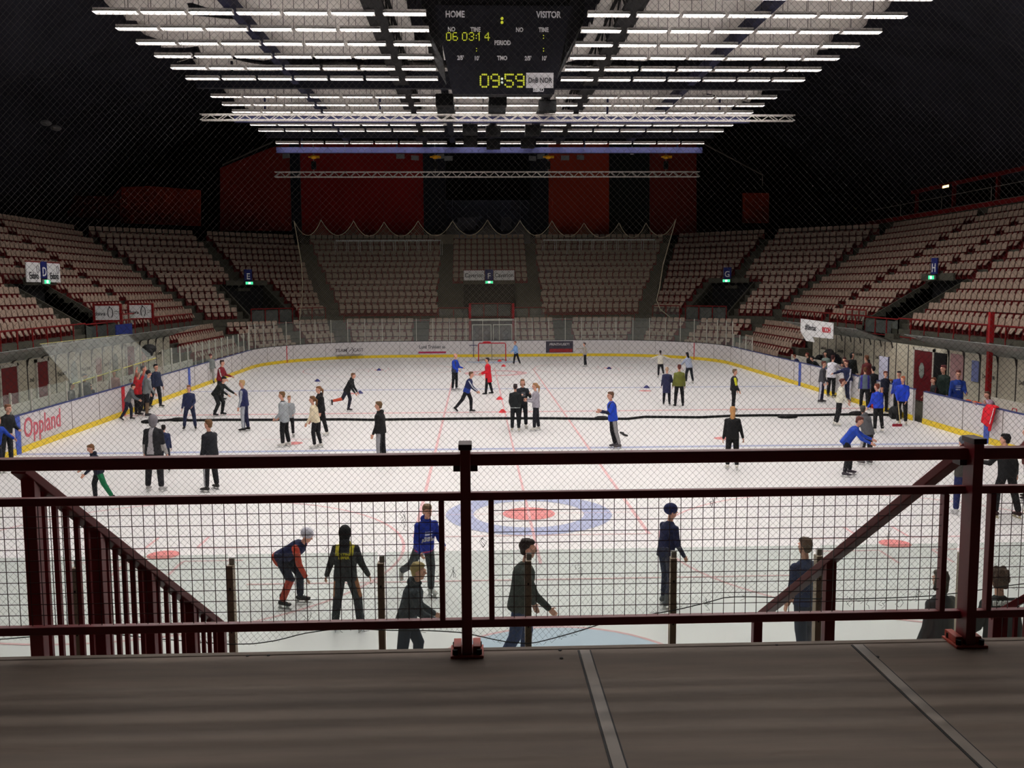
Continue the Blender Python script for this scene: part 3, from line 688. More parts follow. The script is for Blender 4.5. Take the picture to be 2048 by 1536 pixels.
# ================================================================ SCOREBOARD
sb = thing('scoreboard', 'black hanging scoreboard with yellow digits reading 09:59', 'scoreboard', (.03, 0, 12))
SBK = mat('scoreboard_black', (12, 12, 17), .8, var=.15); SBF = mat('scoreboard_face', (13, 14, 26), .5, var=.1)
c0 = np.array([.03, 0, 12.])
def face_pt(u, v): # on the tilted front face: from (y=-2, z=12.2) to (y=-3, z=16.4)
    A = np.array([0, -2., 12.2]); n = np.cross([1, 0, 0], [0, -1., 4.2]); d = ray(u, v); t = ((A-CAM)@n)/(d@n); return CAM+t*d-c0
def hexa(b, bx, tx, by0, by1, ty0, ty1, z0, z1, mi=0):
    b.add([(-bx, by0, z0), (bx, by0, z0), (bx, by1, z0), (-bx, by1, z0), (-tx, ty0, z1), (tx, ty0, z1), (tx, ty1, z1), (-tx, ty1, z1)], [(0, 3, 2, 1), (4, 5, 6, 7), (0, 1, 5, 4), (1, 2, 6, 5), (2, 3, 7, 6), (3, 0, 4, 7)], mi)
fl = face_pt(905, 188); fr = face_pt(1108, 188); tl = face_pt(866, 10); tr = face_pt(1140, 10)
bx, tx = (fr[0]-fl[0])/2, (tr[0]-tl[0])/2; sb.location.x += (fr[0]+fl[0])/2; c0[0] += (fr[0]+fl[0])/2
b = MB(); hexa(b, bx-.03, tx, -1.93, -1.3, -2.85, -1.0, fl[2]+.02, 4.6); b.obj('cabinet', SBK, sb)
nf = Vector((0, -4.2, -1)).normalized()
fz0 = fl[2]; fy0 = fl[1]; 
b = MB(); hexa(b, bx, tx+.02, fy0, fy0+.08, tl[1], tl[1]+.08, fz0, tl[2]); b.obj('face_panel', SBF, sb)
b = MB(); hexa(b, tx+.1, tx+.35, tl[1]-.1, -tl[1]-.2, tl[1]-.1, -tl[1]-.2, 4.35, 5.0); [b.tube([(s*(tx-.3), q, 5), (s*(tx-.3), q, 7.5)], .04, 5) for s in (-1, 1) for q in (-1.5, 1.5)]; b.obj('top_frame', SBK, sb)
for s in (-1, 1):
    b = MB(); zz = face_pt(860, 35)[2]
    b.add([(s*(tx+.05), -2.9, 4.4), (s*(tx+.5), -2.9, 4.4), (s*(tx+.45), -2.7, zz-.1), (s*(tx+.28), -2.7, zz-.4), (s*(tx-.25), -2.3, zz-1.4), (s*(tx+.05), 2.7, 4.4), (s*(tx+.5), 2.7, 4.4), (s*(tx+.45), 2.5, zz-.1), (s*(tx+.28), 2.5, zz-.4), (s*(tx-.25), 2.1, zz-1.4)],
          [(0, 1, 2, 3, 4), (9, 8, 7, 6, 5), (0, 5, 6, 1), (1, 6, 7, 2), (2, 7, 8, 3), (3, 8, 9, 4), (4, 9, 5, 0)]); b.obj('side_speaker', SBK, sb)
tilt = math.atan2(1, 4.2)
RF = Matrix.Rotation(H90+tilt, 4, 'X')
WL = mat('board_letter', (240, 240, 245), .5); ext = nf*.0
def fput(s, u, v, hpx, m_=WL, sx=1., bold=.009, name='lettering'):
    p = Vector(face_pt(u, v))+nf*.03; size = hpx/50.0*1.38; sx = sx*.8; return text(s, size, p, RF, m_, sb, name=name, sx=sx, bold=bold)
for s, u, v, h in (('HOME', 910, 29, 11), ('VISITOR', 1097, 30, 11), ('NO', 903, 59, 7.6), ('TIME', 951, 59.5, 7.6), ('NO', 1039, 60, 7.6), ('TIME', 1087, 60, 7.6), ('PERIOD', 1005, 86, 7.8), ("2/5'", 921, 116, 7.4), ("10'", 953.5, 117, 7.4), ('TMO', 1004.5, 116.5, 7.4), ("2/5'", 1056, 117, 7.4), ("10'", 1088, 117, 7.4)):
    fput(s, u, v, h)
F57 = {'0': '0111010001100011000110001100010111'.ljust(35, '0'), '1': '', }
DIG = {'0': ['.###.', '#...#', '#...#', '#...#', '#...#', '#...#', '.###.'], '1': ['..#..', '.##..', '..#..', '..#..', '..#..', '..#..', '..#..'], '3': ['.###.', '#...#', '....#', '..##.', '....#', '#...#', '.###.'],
       '4': ['...#.', '..##.', '.#.#.', '#..#.', '#####', '...#.', '...#.'], '5': ['#####', '#....', '#....', '.###.', '....#', '#...#', '.###.'], '6': ['.###.', '#....', '#....', '####.', '#...#', '#...#', '.###.'], '9': ['.###.', '#...#', '#...#', '.####', '....#', '....#', '.###.']}
LED = emit('led_yellow', (.60, .62, .03), .85); LEDW = emit('led_white', (.7, .75, .6), 1.0)
def dots(pts, r, m_, nm):
    b = MB()
    M = RF
    for u, v in pts:
        p = Vector(face_pt(u, v))+nf*.022; ring = []
        for k in range(8):
            a = 2*math.pi*k/8; q = (M.to_3x3() @ Vector((math.cos(a), math.sin(a), 0)))*r; ring.append(p+q)
        b.add(ring+[q+nf*.02 for q in ring], [tuple(range(7, -1, -1)), tuple(range(8, 16))]+[(i, (i+1) % 8, 8+(i+1) % 8, 8+i) for i in range(8)])
    b.obj(nm, m_, sb)
def digit(ch, u0, u1, v0, v1, r):
    P_ = []
    D = DIG[ch]; dense = 1
    for j in range(7):
        for i in range(5):
            if D[j][i] == '#': P_.append((u0+(u1-u0)*i/4, v0+(v1-v0)*j/6))
    # extra dots between vertical neighbours for the big clock
    dots(P_, r, LED, 'lit_digit')
for ch, u0 in (('0', 961), ('9', 982.5), ('5', 1010.5), ('9', 1032)): digit(ch, u0, u0+15.5, 149, 173.5, .035)
for ch, u0 in (('0', 893), ('6', 906), ('0', 925), ('3', 938.5), ('1', 954), ('4', 970)): digit(ch, u0, u0+8.8, 65.5, 80.5, .020)
dots([(1004, 37), (1004, 45)], .055, LED, 'lit_digit'); dots([(1004, 157.5), (1004, 165)], .045, LEDW, 'lit_digit')
dots([(952.5, 71), (952.5, 76.5), (953, 97), (953, 102), (1087, 71), (1087, 76.5), (1087, 97), (1087, 102)], .02, LED, 'lit_digit')
p0, p1 = face_pt(1052, 176), face_pt(1107, 146)
b = MB(); b.add([(p0[0], p0[1]-.03, p0[2]), (p1[0], p0[1]-.03, p0[2]), (p1[0], p1[1]-.03, p1[2]), (p0[0], p1[1]-.03, p1[2]), (p0[0], p0[1]+.02, p0[2]), (p1[0], p0[1]+.02, p0[2]), (p1[0], p1[1]+.02, p1[2]), (p0[0], p1[1]+.02, p1[2])], [(0, 1, 2, 3), (7, 6, 5, 4), (0, 4, 5, 1), (1, 5, 6, 2), (2, 6, 7, 3), (3, 7, 4, 0)])
b.obj('advert_panel', mat('advert_pale', (232, 230, 235), .5), sb)
t_ = fput('DnB NOR', 1080, 161, 9.2, INK, 1.0, .004); t_.location += nf*.04; fput('SEIKO', 1077, 180, 6.8)
# ================================================================ BENCH AREAS
PNL = mat('bench_wall', (206, 200, 180), .6, var=.1, scale=1.5); CAN = glass('canopy_plexi', (.72, .72, .73), .06, .32, .3)
RIB = mat('canopy_rib', (70, 66, 64), .5, .3)
for sg, nm in ((-1, 'left'), (1, 'right')):
    y0, y1 = -13.5, 15.2
    dgap = (1.0, 4.6)
    r = thing('bench_wall', 'white panelled wall behind the %s players benches' % nm, 'wall', (sg*18, 0, 0))
    b = MB(); b.box(-.05*1, .05, y0, y1, 0, 2.36) ; b.obj('panelling', PNL, r)
    b = MB()
    ys = np.arange(y0, y1, 1.2)
    for y in ys: b.box(-sg*.05-.02, -sg*.05+.02, y-.02, y+.02, 0, 2.36)
    b.obj('joint_strips', RIB, r)
    # dark small logo marks
    for j, y in enumerate(ys):
        if sg > 0 and (dgap[0]-1.5 < y < dgap[1]): continue
        if j % 2 == 0: text('DnB NOR', .2, (-sg*.06, y+.6, 1.55), (H90, 0, -sg*H90), INK, r, ext=.002)
    cn = thing('bench_canopy', 'tilted clear canopy roof over the %s players benches' % nm, 'canopy', (sg*18, 0, 2.36))
    segs = [(y0, dgap[0]-.9), (dgap[1]+.3, y1)] if sg > 0 else [(y0, y1)]
    for a, c in segs:
        b = MB(); x0, x1, z0, z1 = 0, -sg*1.75, 0, .62
        b.add([(x0, a, z0), (x1, a, z1), (x1, c, z1), (x0, c, z0), (x0, a, z0+.02), (x1, a, z1+.02), (x1, c, z1+.02), (x0, c, z0+.02)], [(0, 1, 2, 3), (7, 6, 5, 4), (0, 4, 5, 1), (1, 5, 6, 2), (2, 6, 7, 3), (3, 7, 4, 0)]); b.obj('roof_sheet', CAN, cn)
        for y in np.arange(a, c+.01, 1.2): b = MB(); b.tube([(-sg*.06, y, -.25), (-sg*.12, y, .02), (-sg*.3, y, .14), (-sg*1.75, y, .66)], .03, 5); b.obj('rib', RIB, cn)
    # low inner wall behind the bench
    b = MB(); 
    for a, c in ([(6.0, 15.0), (-13, -5.2)] if sg > 0 else [(-13, 15)]): b.box(-.04, .04, a, c, 0, 1.12)
    o = b.obj('divider_wall', WHITE); o.location = (sg*16.7, 0, 0); tag(o, 'low white dividing wall along the %s bench area' % nm, 'low wall')
    for a, c in (((-13, -5), (5, 12.5)) if sg > 0 else ((-13, -5), (-3, 4), (6, 13))):
        r = thing('players_bench', 'wooden players bench on the %s side, %s one' % (nm, 'nearest' if a < -10 else ('middle' if a < 0 else 'farther')), 'bench', (sg*16.2, (a+c)/2, 0))
        b = MB(); b.box(-.17, .17, -(c-a)/2, (c-a)/2, .42, .47); b.obj('seat_board', mat('bench_wood', (170, 120, 70), .6), r)
        for q in (-.45, 0, .45): b = MB(); b.box(-.15, .15, (c-a)*q-.03, (c-a)*q+.03, 0, .42); b.obj('leg', DARK, r)
    for y, z1 in ((-4.2 if sg > 0 else -4.9, 4.0),):
        b = MB(); b.box(-.08, .08, -.08, .08, 0, z1); o = b.obj('support_column', mat('column_red', (150, 24, 28), .5), bevel=.01); o.location = (sg*17.45, y, 0); tag(o, 'tall red steel column at the %s benches' % nm, 'column')
for sg, items in ((1, ((.95, 2.6, 'D'),)), (-1, ((-3.6, -2.4, 'L'), (-.8, .1, 'L'), (8.6, 9.6, 'L')))):
    for y0, y1, kd in items:
        x = sg*17.93; r = thing('door_1' if kd == 'D' else 'wall_door', 'dark red door with a grey oval in the right bench wall' if kd == 'D' else 'dark red door panel in the left bench wall, %s' % {-3.6: 'nearest', -.8: 'middle', 8.6: 'farthest'}[y0], 'door', (x, (y0+y1)/2, 0), -sg*H90 if sg > 0 else H90)
        w_ = (y1-y0); DR = mat('door_red', (104, 24, 32), .5)
        b = MB(); b.box(-w_/2, w_/2, -.03, .02, .05, 2.2); b.obj('leaf', DR if kd == 'D' else mat('door_maroon', (120, 40, 44), .6), r)
        b = MB(); b.box(-w_/2-.1, -w_/2, -.06, .02, 0, 2.32); b.box(w_/2, w_/2+.1, -.06, .02, 0, 2.32); b.box(-w_/2-.1, w_/2+.1, -.06, .02, 2.2, 2.32); b.obj('frame', WHITE, r)
        if kd == 'D':
            b = MB(); b.ell((-.1, -.05, 1.35), (.24, .02, .34), nu=16); b.obj('oval_window', mat('oval_grey', (140, 146, 138), .5), r)
b = MB(); b.box(-.04, 0, -.05, 1.0, .05, 2.2); o = b.obj('doorway', BLK); o.location = (17.94, -.1, 0); tag(o, 'black shade panel of the open doorway beside the red door of the right bench wall', 'doorway')  # flat black panel, the shade of an open doorway put into its colour
for y, z, w_, nm in ((5.2, 1.4, .6, 'pale red poster on the left bench wall, nearer one'), (11, 1.5, .5, 'pale red poster on the left bench wall, farther one')):
    b = MB(); b.box(0, .02, -w_/2, w_/2, -.5, .5); o = b.obj('poster', mat('poster_red', (176, 120, 112), .6)); o.location = (-17.93, y, z); tag(o, nm, 'poster')
for y, nm in ((2.6, 'nearer'), (7.2, 'farther')):
    b = MB(); b.ell((0, 0, 0), (.02, .32, .5), nu=16); o = b.obj('wall_plate', mat('oval_grey', (140, 146, 138))); o.location = (-17.92, y, 1.5); tag(o, 'grey oval plate on the left bench wall, %s one' % nm, 'plate')
b = MB(); b.box(0, .02, -.5, .5, -.75, .75); o = b.obj('poster', mat('poster_pink', (190, 150, 150), .6)); o.location = (17.9, -1.0, 1.5); tag(o, 'pinkish poster beside the dark doorway on the right', 'poster')
b = MB(); b.box(0, .02, -.25, .25, -.4, .4); text_ = b.obj('notice', mat('notice_blue', (130, 140, 190), .6)); text_.location = (17.9, -2.4, 1.7); tag(text_, 'pale blue paper notice right of the dark doorway', 'notice')
# stacked signs and banners
r = thing('canopy_banner', 'white banner with dark and red lettering on the right bench canopy', 'banner', (16.15, 9.8, 2.45), -H90)
b = MB(); b.add([(-2.3, 0, .1), (-1.4, 0, -.35), (-.2, 0, -.35), (-.5, 0, -.1), (2.3, 0, -.05), (2.3, 0, .72), (-2.3, 0, .78), (-2.3, .03, .1), (-1.4, .03, -.35), (-.2, .03, -.35), (-.5, .03, -.1), (2.3, .03, -.05), (2.3, .03, .72), (-2.3, .03, .78)],
    [(0, 1, 2, 3, 4, 5, 6), (13, 12, 11, 10, 9, 8, 7)]+[(i, 7+i, 7+(i+1) % 7, (i+1) % 7) for i in range(7)]); b.obj('sheet', WLET, r)
text('#Riberbas', .42, (-.75, -.015, .36), (H90, 0, 0), INK, r, sx=.95); text('RICOH', .36, (1.45, -.015, .33), (H90, 0, 0), STR, r, bold=.008)
for i, (uv, nm) in enumerate((((216, 640), 'nearer'), ((282, 636), 'farther'))):
    r = thing('advert_board', 'white Eidsiva board in a red frame above the left benches, %s one' % nm, 'advert board', atx(*uv, -19.35), .0); r.scale = (.95, 1, .62)
    wd = 1.25; zs = .62
    b = MB(); b.box(-wd/2, wd/2, -.03, .02, 0, 1.15); b.obj('panel', WLET, r); b = MB(); b.box(-wd/2-.12, -wd/2, -.05, .03, -.5, 1.3); b.box(wd/2, wd/2+.12, -.05, .03, -.5, 1.3); b.box(-wd/2, wd/2, -.05, .03, 1.15, 1.3); b.box(-wd/2, wd/2, -.05, .03, -.12, 0); b.obj('frame', REDP, r)
    text('Eidsiva', .42, (-.5, -.04, .5), (H90, 0, 0), INK, r, sx=.7, bold=.003)
    b = MB(); b.tube([(.15+.13*math.cos(t), -.04, .58+.42*math.sin(t)) for t in np.linspace(-1.2, 4.1, 14)], .02, 4); b.ell((.12, -.04, 1.05), (.05, .02, .05), nu=6, nv=4); b.obj('emblem', INK, r)
    text('bredbånd\nog strøm', .16, (.66, -.04, .6), (H90, 0, 0), GREY, r, ext=.002)
b = MB(); b.box(-1.1, 1.1, -.02, .02, -.3, .32); o = b.obj('banner', mat('banner_blue', (30, 44, 110), .6)); o.location = atx(248, 661, -18.6); o.rotation_euler = (0, 0, H90); tag(o, 'dark blue banner hanging on the rail above the left benches', 'banner')
# hanging translucent net sheet above the left benches
q = [atx(u, v, -15.35) for u, v in ((80, 688), (255, 668), (312, 716), (145, 768))]
b = MB(); n_ = 12; vs = []
for j in range(n_+1):
    for i in range(n_+1):
        a, c = i/n_, j/n_; p = (1-c)*((1-a)*q[0]+a*q[1])+c*((1-a)*q[3]+a*q[2]); vs.append((p[0]-.12*math.sin(c*3.1)*math.sin(a*9), p[1], p[2]))
b.add(vs, [(j*(n_+1)+i, j*(n_+1)+i+1, (j+1)*(n_+1)+i+1, (j+1)*(n_+1)+i) for j in range(n_) for i in range(n_)])
r = thing('protective_sheet', 'pale translucent sheet with a yellow edge hanging above the left benches', 'sheet', (0, 0, 0))
o = b.obj('sheet', glass('veil', (.95, .93, .86), .02, .26), r, smooth=True)
b = MB(); b.tube([q[3], q[2]], .02, 5); b.tube([q[0], q[1]], .006, 5); b.obj('edge_rope', mat('rope_yellow', (200, 190, 90), .6), r)
b = MB(); b.ell((0, 0, 0), (.3, .5, .22), nu=10, nv=6); b.ell((.1, -.35, -.15), (.2, .2, .2), nu=8, nv=6); o = b.obj('black_bundle', BLK, smooth=True); o.location = atx(298, 698, -15.6); tag(o, 'black cloth bundle on the end of the translucent sheet', 'cloth')
# bench area clutter on the right
def bag(loc, rz, lbl, m_=BLK, s=1., m2=None):
    r = thing('sports_bag', lbl, 'bag', loc, rz)
    b = MB(); b.ell((0, 0, .19*s), (.36*s, .2*s, .19*s), nu=14, nv=8); b.box(-.3*s, .3*s, -.15*s, .15*s, .0, .2*s); b.obj('body', m_, r, smooth=False, bevel=.03)
    b = MB(); b.tube([(-.15*s, -.12*s, .34*s), (-.12*s, -.14*s, .46*s), (.12*s, -.14*s, .46*s), (.15*s, -.12*s, .34*s)], .014*s, 5); b.obj('handle', m2 or DARK, r)
NVB = mat('bag_navy', (22, 26, 42), .7)
def onx(u, v, x, z): p = atx(u, v, x); p[2] = z; return p
bag(onx(2020, 815, 16.2, .47), 1.5, 'dark navy sports bag at the right edge behind the boards', NVB, 1.1, STR)
bag(atz(1790, 836, .0), 1.3, 'black hockey bag leaning at the foot of the right boards', BLK, 1.2)
bag(onx(1958, 800, 15.9, .47), 1.4, 'dark bag under orange vests behind the right boards', NVB, 1.)
b = MB()
for i in range(5): b.ell((random.uniform(-.1, .1), -.4+i*.2, .1), (.16, .15, .12), nu=8, nv=5)
o = b.obj('training_vests', mat('vest_orange', (230, 90, 40), .7), smooth=True); o.location = onx(1948, 792, 15.75, .85); tag(o, 'heap of orange red training vests on the dark bag behind the right boards', 'vests')
bag(atz(1805, 812, 0.), 1.6, 'smaller black backpack at the foot of the right boards', BLK, .8)
r = thing('notice_stand', 'white paper sheets on an upright board behind the right boards', 'board', onx(1767, 760, 16.0, 0)); b = MB(); b.box(-.03, .03, -.42, .42, .9, 2.0); b.obj('paper_sheet', mat('paper', (205, 205, 225), .6), r); b = MB(); b.box(-.02, .02, -.46, -.42, 0, 2.02); b.box(-.02, .02, .42, .46, 0, 2.02); b.obj('frame', mat('frame_blue', (40, 44, 80), .5), r)
r = thing('wooden_table', 'brown wooden table behind the right bench boards', 'table', (17.2, 4.9, 0)); b = MB(); b.box(-.35, .35, -1.2, 1.2, .72, .78); b.obj('table_top', mat('table_wood', (170, 112, 62), .6), r)
for sx in (-.3, .3):
    for sy in (-1.1, 1.1): b = MB(); b.box(sx-.03, sx+.03, sy-.03, sy+.03, 0, .72); b.obj('leg', DARK, r)
for i, (y, c_, h) in enumerate(((5.6, BLK, .75), (4.3, mat('bottle_blue', (120, 130, 200), .3), .35))):
    b = MB(); b.tube([(0, 0, 0), (0, 0, h*.7), (0, 0, h*.85), (0, 0, h)], [.13, .13, .07, .05] if i == 0 else [.06, .06, .03, .03], 10); o = b.obj('water_bottle' if i else 'thermos', c_, smooth=True); o.location = (17.15, y, .785); tag(o, ['tall black container on the wooden bench table', 'small bluish bottle on the wooden bench table'][i], 'bottle' if i else 'container')
for i, (y, h) in enumerate(((9.5, 1.1), (8.2, 1.5), (7.4, 1.3))):
    b = MB(); b.box(-.25, .25, -.3, .3, 0, h); b.ell((0, 0, h), (.25, .3, .18), nu=10, nv=6); o = b.obj('equipment_stack', [BLK, mat('grey_fabric', (96, 90, 92), .8), DARK][i], bevel=.05); o.location = (17.4, y+3, 0); tag(o, 'stack of grey and black gear against the right bench wall, %s' % ['farthest', 'middle', 'nearest'][i], 'equipment')
# ================================================================ GOAL
g = thing('ice_hockey_goal', 'red framed ice hockey goal with grey netting at the far end', 'goal', (0, 26, 0))
GR = mat('goal_red', (186, 32, 44), .4); 
b = MB(); b.tube([(-.915, 0, 0), (-.915, 0, 1.15), (-.86, 0, 1.22), (.86, 0, 1.22), (.915, 0, 1.15), (.915, 0, 0)], .035, 8); b.obj('front_frame', GR, g)
b = MB(); b.tube([(-.915, 0, .03), (-1.0, .55, .03), (-.7, 1.0, .03), (.7, 1.0, .03), (1.0, .55, .03), (.915, 0, .03)], .03, 6); b.tube([(0, 0, 1.22), (0, .5, 1.2), (0, 1.0, .03)], .025, 6); b.obj('base_frame', mat('goal_grey', (150, 146, 140), .5), g)
b = MB(); GN = mat('goal_net', (170, 165, 158), .8)
def netpatch(b, A, B_, Cc, D_, n, m_, r):
    A, B_, Cc, D_ = [Vector(x) for x in (A, B_, Cc, D_)]
    for i in range(n+1): t = i/n; b.tube([A.lerp(B_, t), D_.lerp(Cc, t)], r, 3, cap=False)
    for j in range(m_+1): t = j/m_; b.tube([A.lerp(D_, t), B_.lerp(Cc, t)], r, 3, cap=False)
netpatch(b, (-.9, .02, 1.2), (.9, .02, 1.2), (.9, .5, 1.18), (-.9, .5, 1.18), 26, 8, .005); netpatch(b, (-.9, .5, 1.18), (.9, .5, 1.18), (.75, 1.0, .04), (-.75, 1.0, .04), 26, 18, .005)
for s in (-1, 1): netpatch(b, (s*.915, .02, 1.2), (s*.9, .5, 1.18), (s*.95, .7, .05), (s*.915, .02, .05), 10, 18, .005)
b.obj('goal_netting', GN, g)
b = MB(); b.ell((-.35, .2, 1.28), (.3, .15, .06), nu=10, nv=6); o = b.obj('red_bib', STR, smooth=True); o.location = (0, 26, 0); tag(o, 'red cloth lying on top of the far goal', 'cloth')
b = MB(); b.box(-.02, .02, -.02, 0, -.6, .6); b.box(-.3, .3, -.02, 0, .2, .25); o = b.obj('pole', mat('pole_blue', (40, 50, 90), .6)); o.location = aty(947, 697, 29.85); tag(o, 'dark upright pole with short cross arm left of the far goal', 'pole')
# cones
CR = mat('cone_red', (232, 60, 66), .5); CB = mat('cone_blue', (50, 52, 110), .5)
for i, (u, v, c_, lb) in enumerate(((1005, 825, CR, 'nearest red marker'), (999, 799, CR, 'second red marker'), (1007, 733, CR, 'red marker before the far goal, right one'), (999, 723, CR, 'red marker before the far goal, left one'), (758, 741, CB, 'dark blue marker left of the far zone'), (635, 763, CB, 'dark blue marker on the left half'), (720, 787, CB, 'dark blue marker beside the lunging skater'), (1218, 738, CB, 'dark blue marker on the far right spot'), (1293, 776, CB, 'dark blue marker on the far right blue line'))):
    q = atz(u, v, 0); r = thing('marker_cone', lb+', a low disc cone on the ice', 'cone', (q[0], q[1], .006))
    b = MB(); b.tube([(0, 0, 0), (0, 0, .02), (0, 0, .1), (0, 0, .13)], [.16, .15, .07, .04], 14); b.obj('dome', c_, r)
# black hose across the ice
pts = []
for u, v in ((292, 845), (330, 843), (352, 841), (380, 843), (440, 842), (520, 842), (600, 842), (680, 841), (745, 842), (800, 841), (900, 840), (1000, 839), (1100, 839), (1190, 840), (1215, 840), (1255, 840), (1290, 836), (1400, 837), (1460, 834), (1520, 833), (1600, 833), (1700, 831), (1740, 832), (1780, 832)):
    q = atz(u, v, 0); pts.append((q[0], q[1], .05))
r = thing('power_cable', 'long black cable cover lying across the ice behind the skaters', 'cable', (0, 0, 0))
b = MB(); b.tube(pts, .045, 6); b.obj('cable', BLK, r)
for u, v, L in ((357, 842, .32), (1203, 839, .3), (1575, 836, .4), (300, 846, .35), (1715, 829, .35)):
    q = atz(u, v, 0); b = MB(); b.ell((q[0], q[1], .05), (L, .2, .09), nu=10, nv=5); b.obj('coil_lump', BLK, r, smooth=True)
q = atz(1244, 870, 0); b = MB(); b.tube([(0, .35, .03), (.06, .1, .05), (.02, -.05, .04), (.12, -.35, .03)], .035, 5); o = b.obj('black_strap', BLK); o.location = q; tag(o, 'small crumpled black strap on the ice by the blue jacket skater', 'strap')
# ================================================================ PLATFORM AND NEAR RAILING
YE = -32.87; ZP = 3.1
PLAT = mat('platform_concrete', (122, 108, 96), .75, var=.5, scale=3.2, bump=.08)
def streaky(m):
    nt = m.node_tree; n = nt.nodes; nz = [x for x in n if x.type == 'TEX_NOISE'][0]; tc = [x for x in n if x.type == 'TEX_COORD'][0]
    mp = n.new('ShaderNodeMapping'); mp.inputs['Scale'].default_value = (.28, 2.6, 1); nt.links.new(tc.outputs['Object'], mp.inputs[0]); nt.links.new(mp.outputs[0], nz.inputs['Vector']); nz.inputs['Detail'].default_value = 6
streaky(PLAT)
zp = ZP
b = MB(); b.box(-6.5, 6.5, -41, YE-.012, zp-.22, zp); tag(b.obj('floor', PLAT), kind='structure')
b = MB(); b.box(-6.5, 6.5, YE-.012, YE+.035, zp-.24, zp+.004); tag(b.obj('trim_2', mat('edge_strip', (118, 104, 92), .7, var=.2), bevel=.006), kind='structure')
for i, x in enumerate((-.53, .92)):
    b = MB(); b.box(x-.026, x+.026, -41, YE-.03, zp-.01, zp+.005); b.box(x-.036, x-.027, -41, YE-.03, zp-.01, zp+.003, 1); b.box(x+.027, x+.034, -41, YE-.03, zp-.01, zp+.003, 1)
    o = b.obj('joint_strip', [mat('joint_metal', (124, 112, 100), .45, .0, var=.35, scale=5), BLK]); tag(o, 'flat metal joint strip let into the platform floor, %s one' % ['left', 'right'][i], 'strip')
    b = MB()
for u, v in ((495, 1312), (537, 1311), (1120, 1301), (1123, 1317), (1565-12, 1290), (1755, 1314), (900-120, 1302)):
    q = atz(u, v, zp); b = MB(); b.tube([(0, 0, 0), (0, 0, .004)], .009, 8); o = b.obj('floor_bolt', BLK); o.location = q; tag(o, 'small dark bolt head set in the platform floor near its edge', 'bolt', 'bolt heads in the platform floor')
RAIL = mat('rail_maroon', (122, 36, 42), .38, var=.12, scale=6, spec=.4); RAILD = mat('rail_dark', (56, 18, 22), .4, var=.15, spec=.4)
def zz(v, u=930): return float(aty(u, v, YE)[2])
zt0, zt1, zm0, zm1, zb0, zb1 = zz(930), zz(906), zz(1000), zz(984), zz(1253), zz(1237)
posts = [-3.79, -1.142, 1.497, 4.13]
def pxx(u, v=1100): return float(aty(u, v, YE)[0])
names = ['hidden left', 'left', 'right', 'hidden right']
for i, x in enumerate(posts):
    r = thing('railing_post', 'dark maroon railing post %s' % ['beyond the left edge', 'in the middle of the platform edge', 'at the right of the platform edge', 'beyond the right edge'][i], 'railing post', (x, YE-.04, zp))
    b = MB(); b.box(-.026, .026, -.05, .06, 0, zt1-zp+.045); b.obj('post', RAIL, r, bevel=.004)
    b = MB(); b.box(-.034, .034, -.06, .07, zt1-zp+.03, zt1-zp+.06); b.obj('post_cap', RAILD, r, bevel=.004)
    b = MB(); b.box(-.062, .062, .02, .1, zt0-zp-.03, zt0-zp+.0); b.obj('clamp', RAILD, r)
    b = MB(); b.box(-.085, .085, -.07, .09, 0, .014); b.box(-.07, -.03, -.03, .09, .014, .05); b.box(.03, .07, -.03, .09, .014, .05); b.obj('base_plate', mat('plate_red', (176, 66, 48), .5), r, bevel=.003)
    b = MB(); [b.tube([(a, c, .014), (a, c, .04)], .014, 6) for a in (-.062, .062) for c in (-.045, .06)]; b.obj('bolt', BLK, r)
b = MB(); b.box(-6.4, 6.4, YE-.03, YE+.035, zt0, zt1); tag(b.obj('handrail', RAIL, bevel=.008), 'long maroon top rail running across the platform edge', 'rail')
cuts = [(-6.3, -3.84), (-3.74, -1.19), (-1.09, 1.45), (1.545, 4.08)]
for i, (a, c) in enumerate(cuts):
    lb = ['railing panel with welded mesh, beyond the left post', 'railing panel with welded mesh left of the middle post', 'railing panel with welded mesh between the middle and right posts', 'railing panel with welded mesh right of the right post'][i]
    r = thing('mesh_railing', lb, 'railing', (a, YE, 0))
    b = MB(); b.box(-.03, c-a+.03, -.02, .02, zm0, zm1); b.obj('upper_bar', RAIL, r, bevel=.004)
    b = MB(); b.box(-.03, c-a+.03, -.022, .022, zb0, zb1); b.obj('lower_bar', RAIL, r, bevel=.004)
    xs = (.078, c-a-.078)
    for x in xs: b = MB(); b.box(x-.014, x+.014, -.025, .025, zb1, zm0); b.obj('side_bar', RAIL, r, bevel=.003)
    b = MB(); n = int(round((xs[1]-xs[0])/.0585)); h = int(round((zm0-zb1)/.0585))
    for k in range(1, n): x = xs[0]+(xs[1]-xs[0])*k/n; b.tube([(x, .004, zb1-.003), (x, .004, zm0+.003)], .0021, 5, cap=False)
    for k in range(1, h): z = zb1+(zm0-zb1)*k/h; b.tube([(xs[0], 0, z), (xs[1], 0, z)], .0021, 5, cap=False)
    b.obj('welded_mesh', RAILD, r)
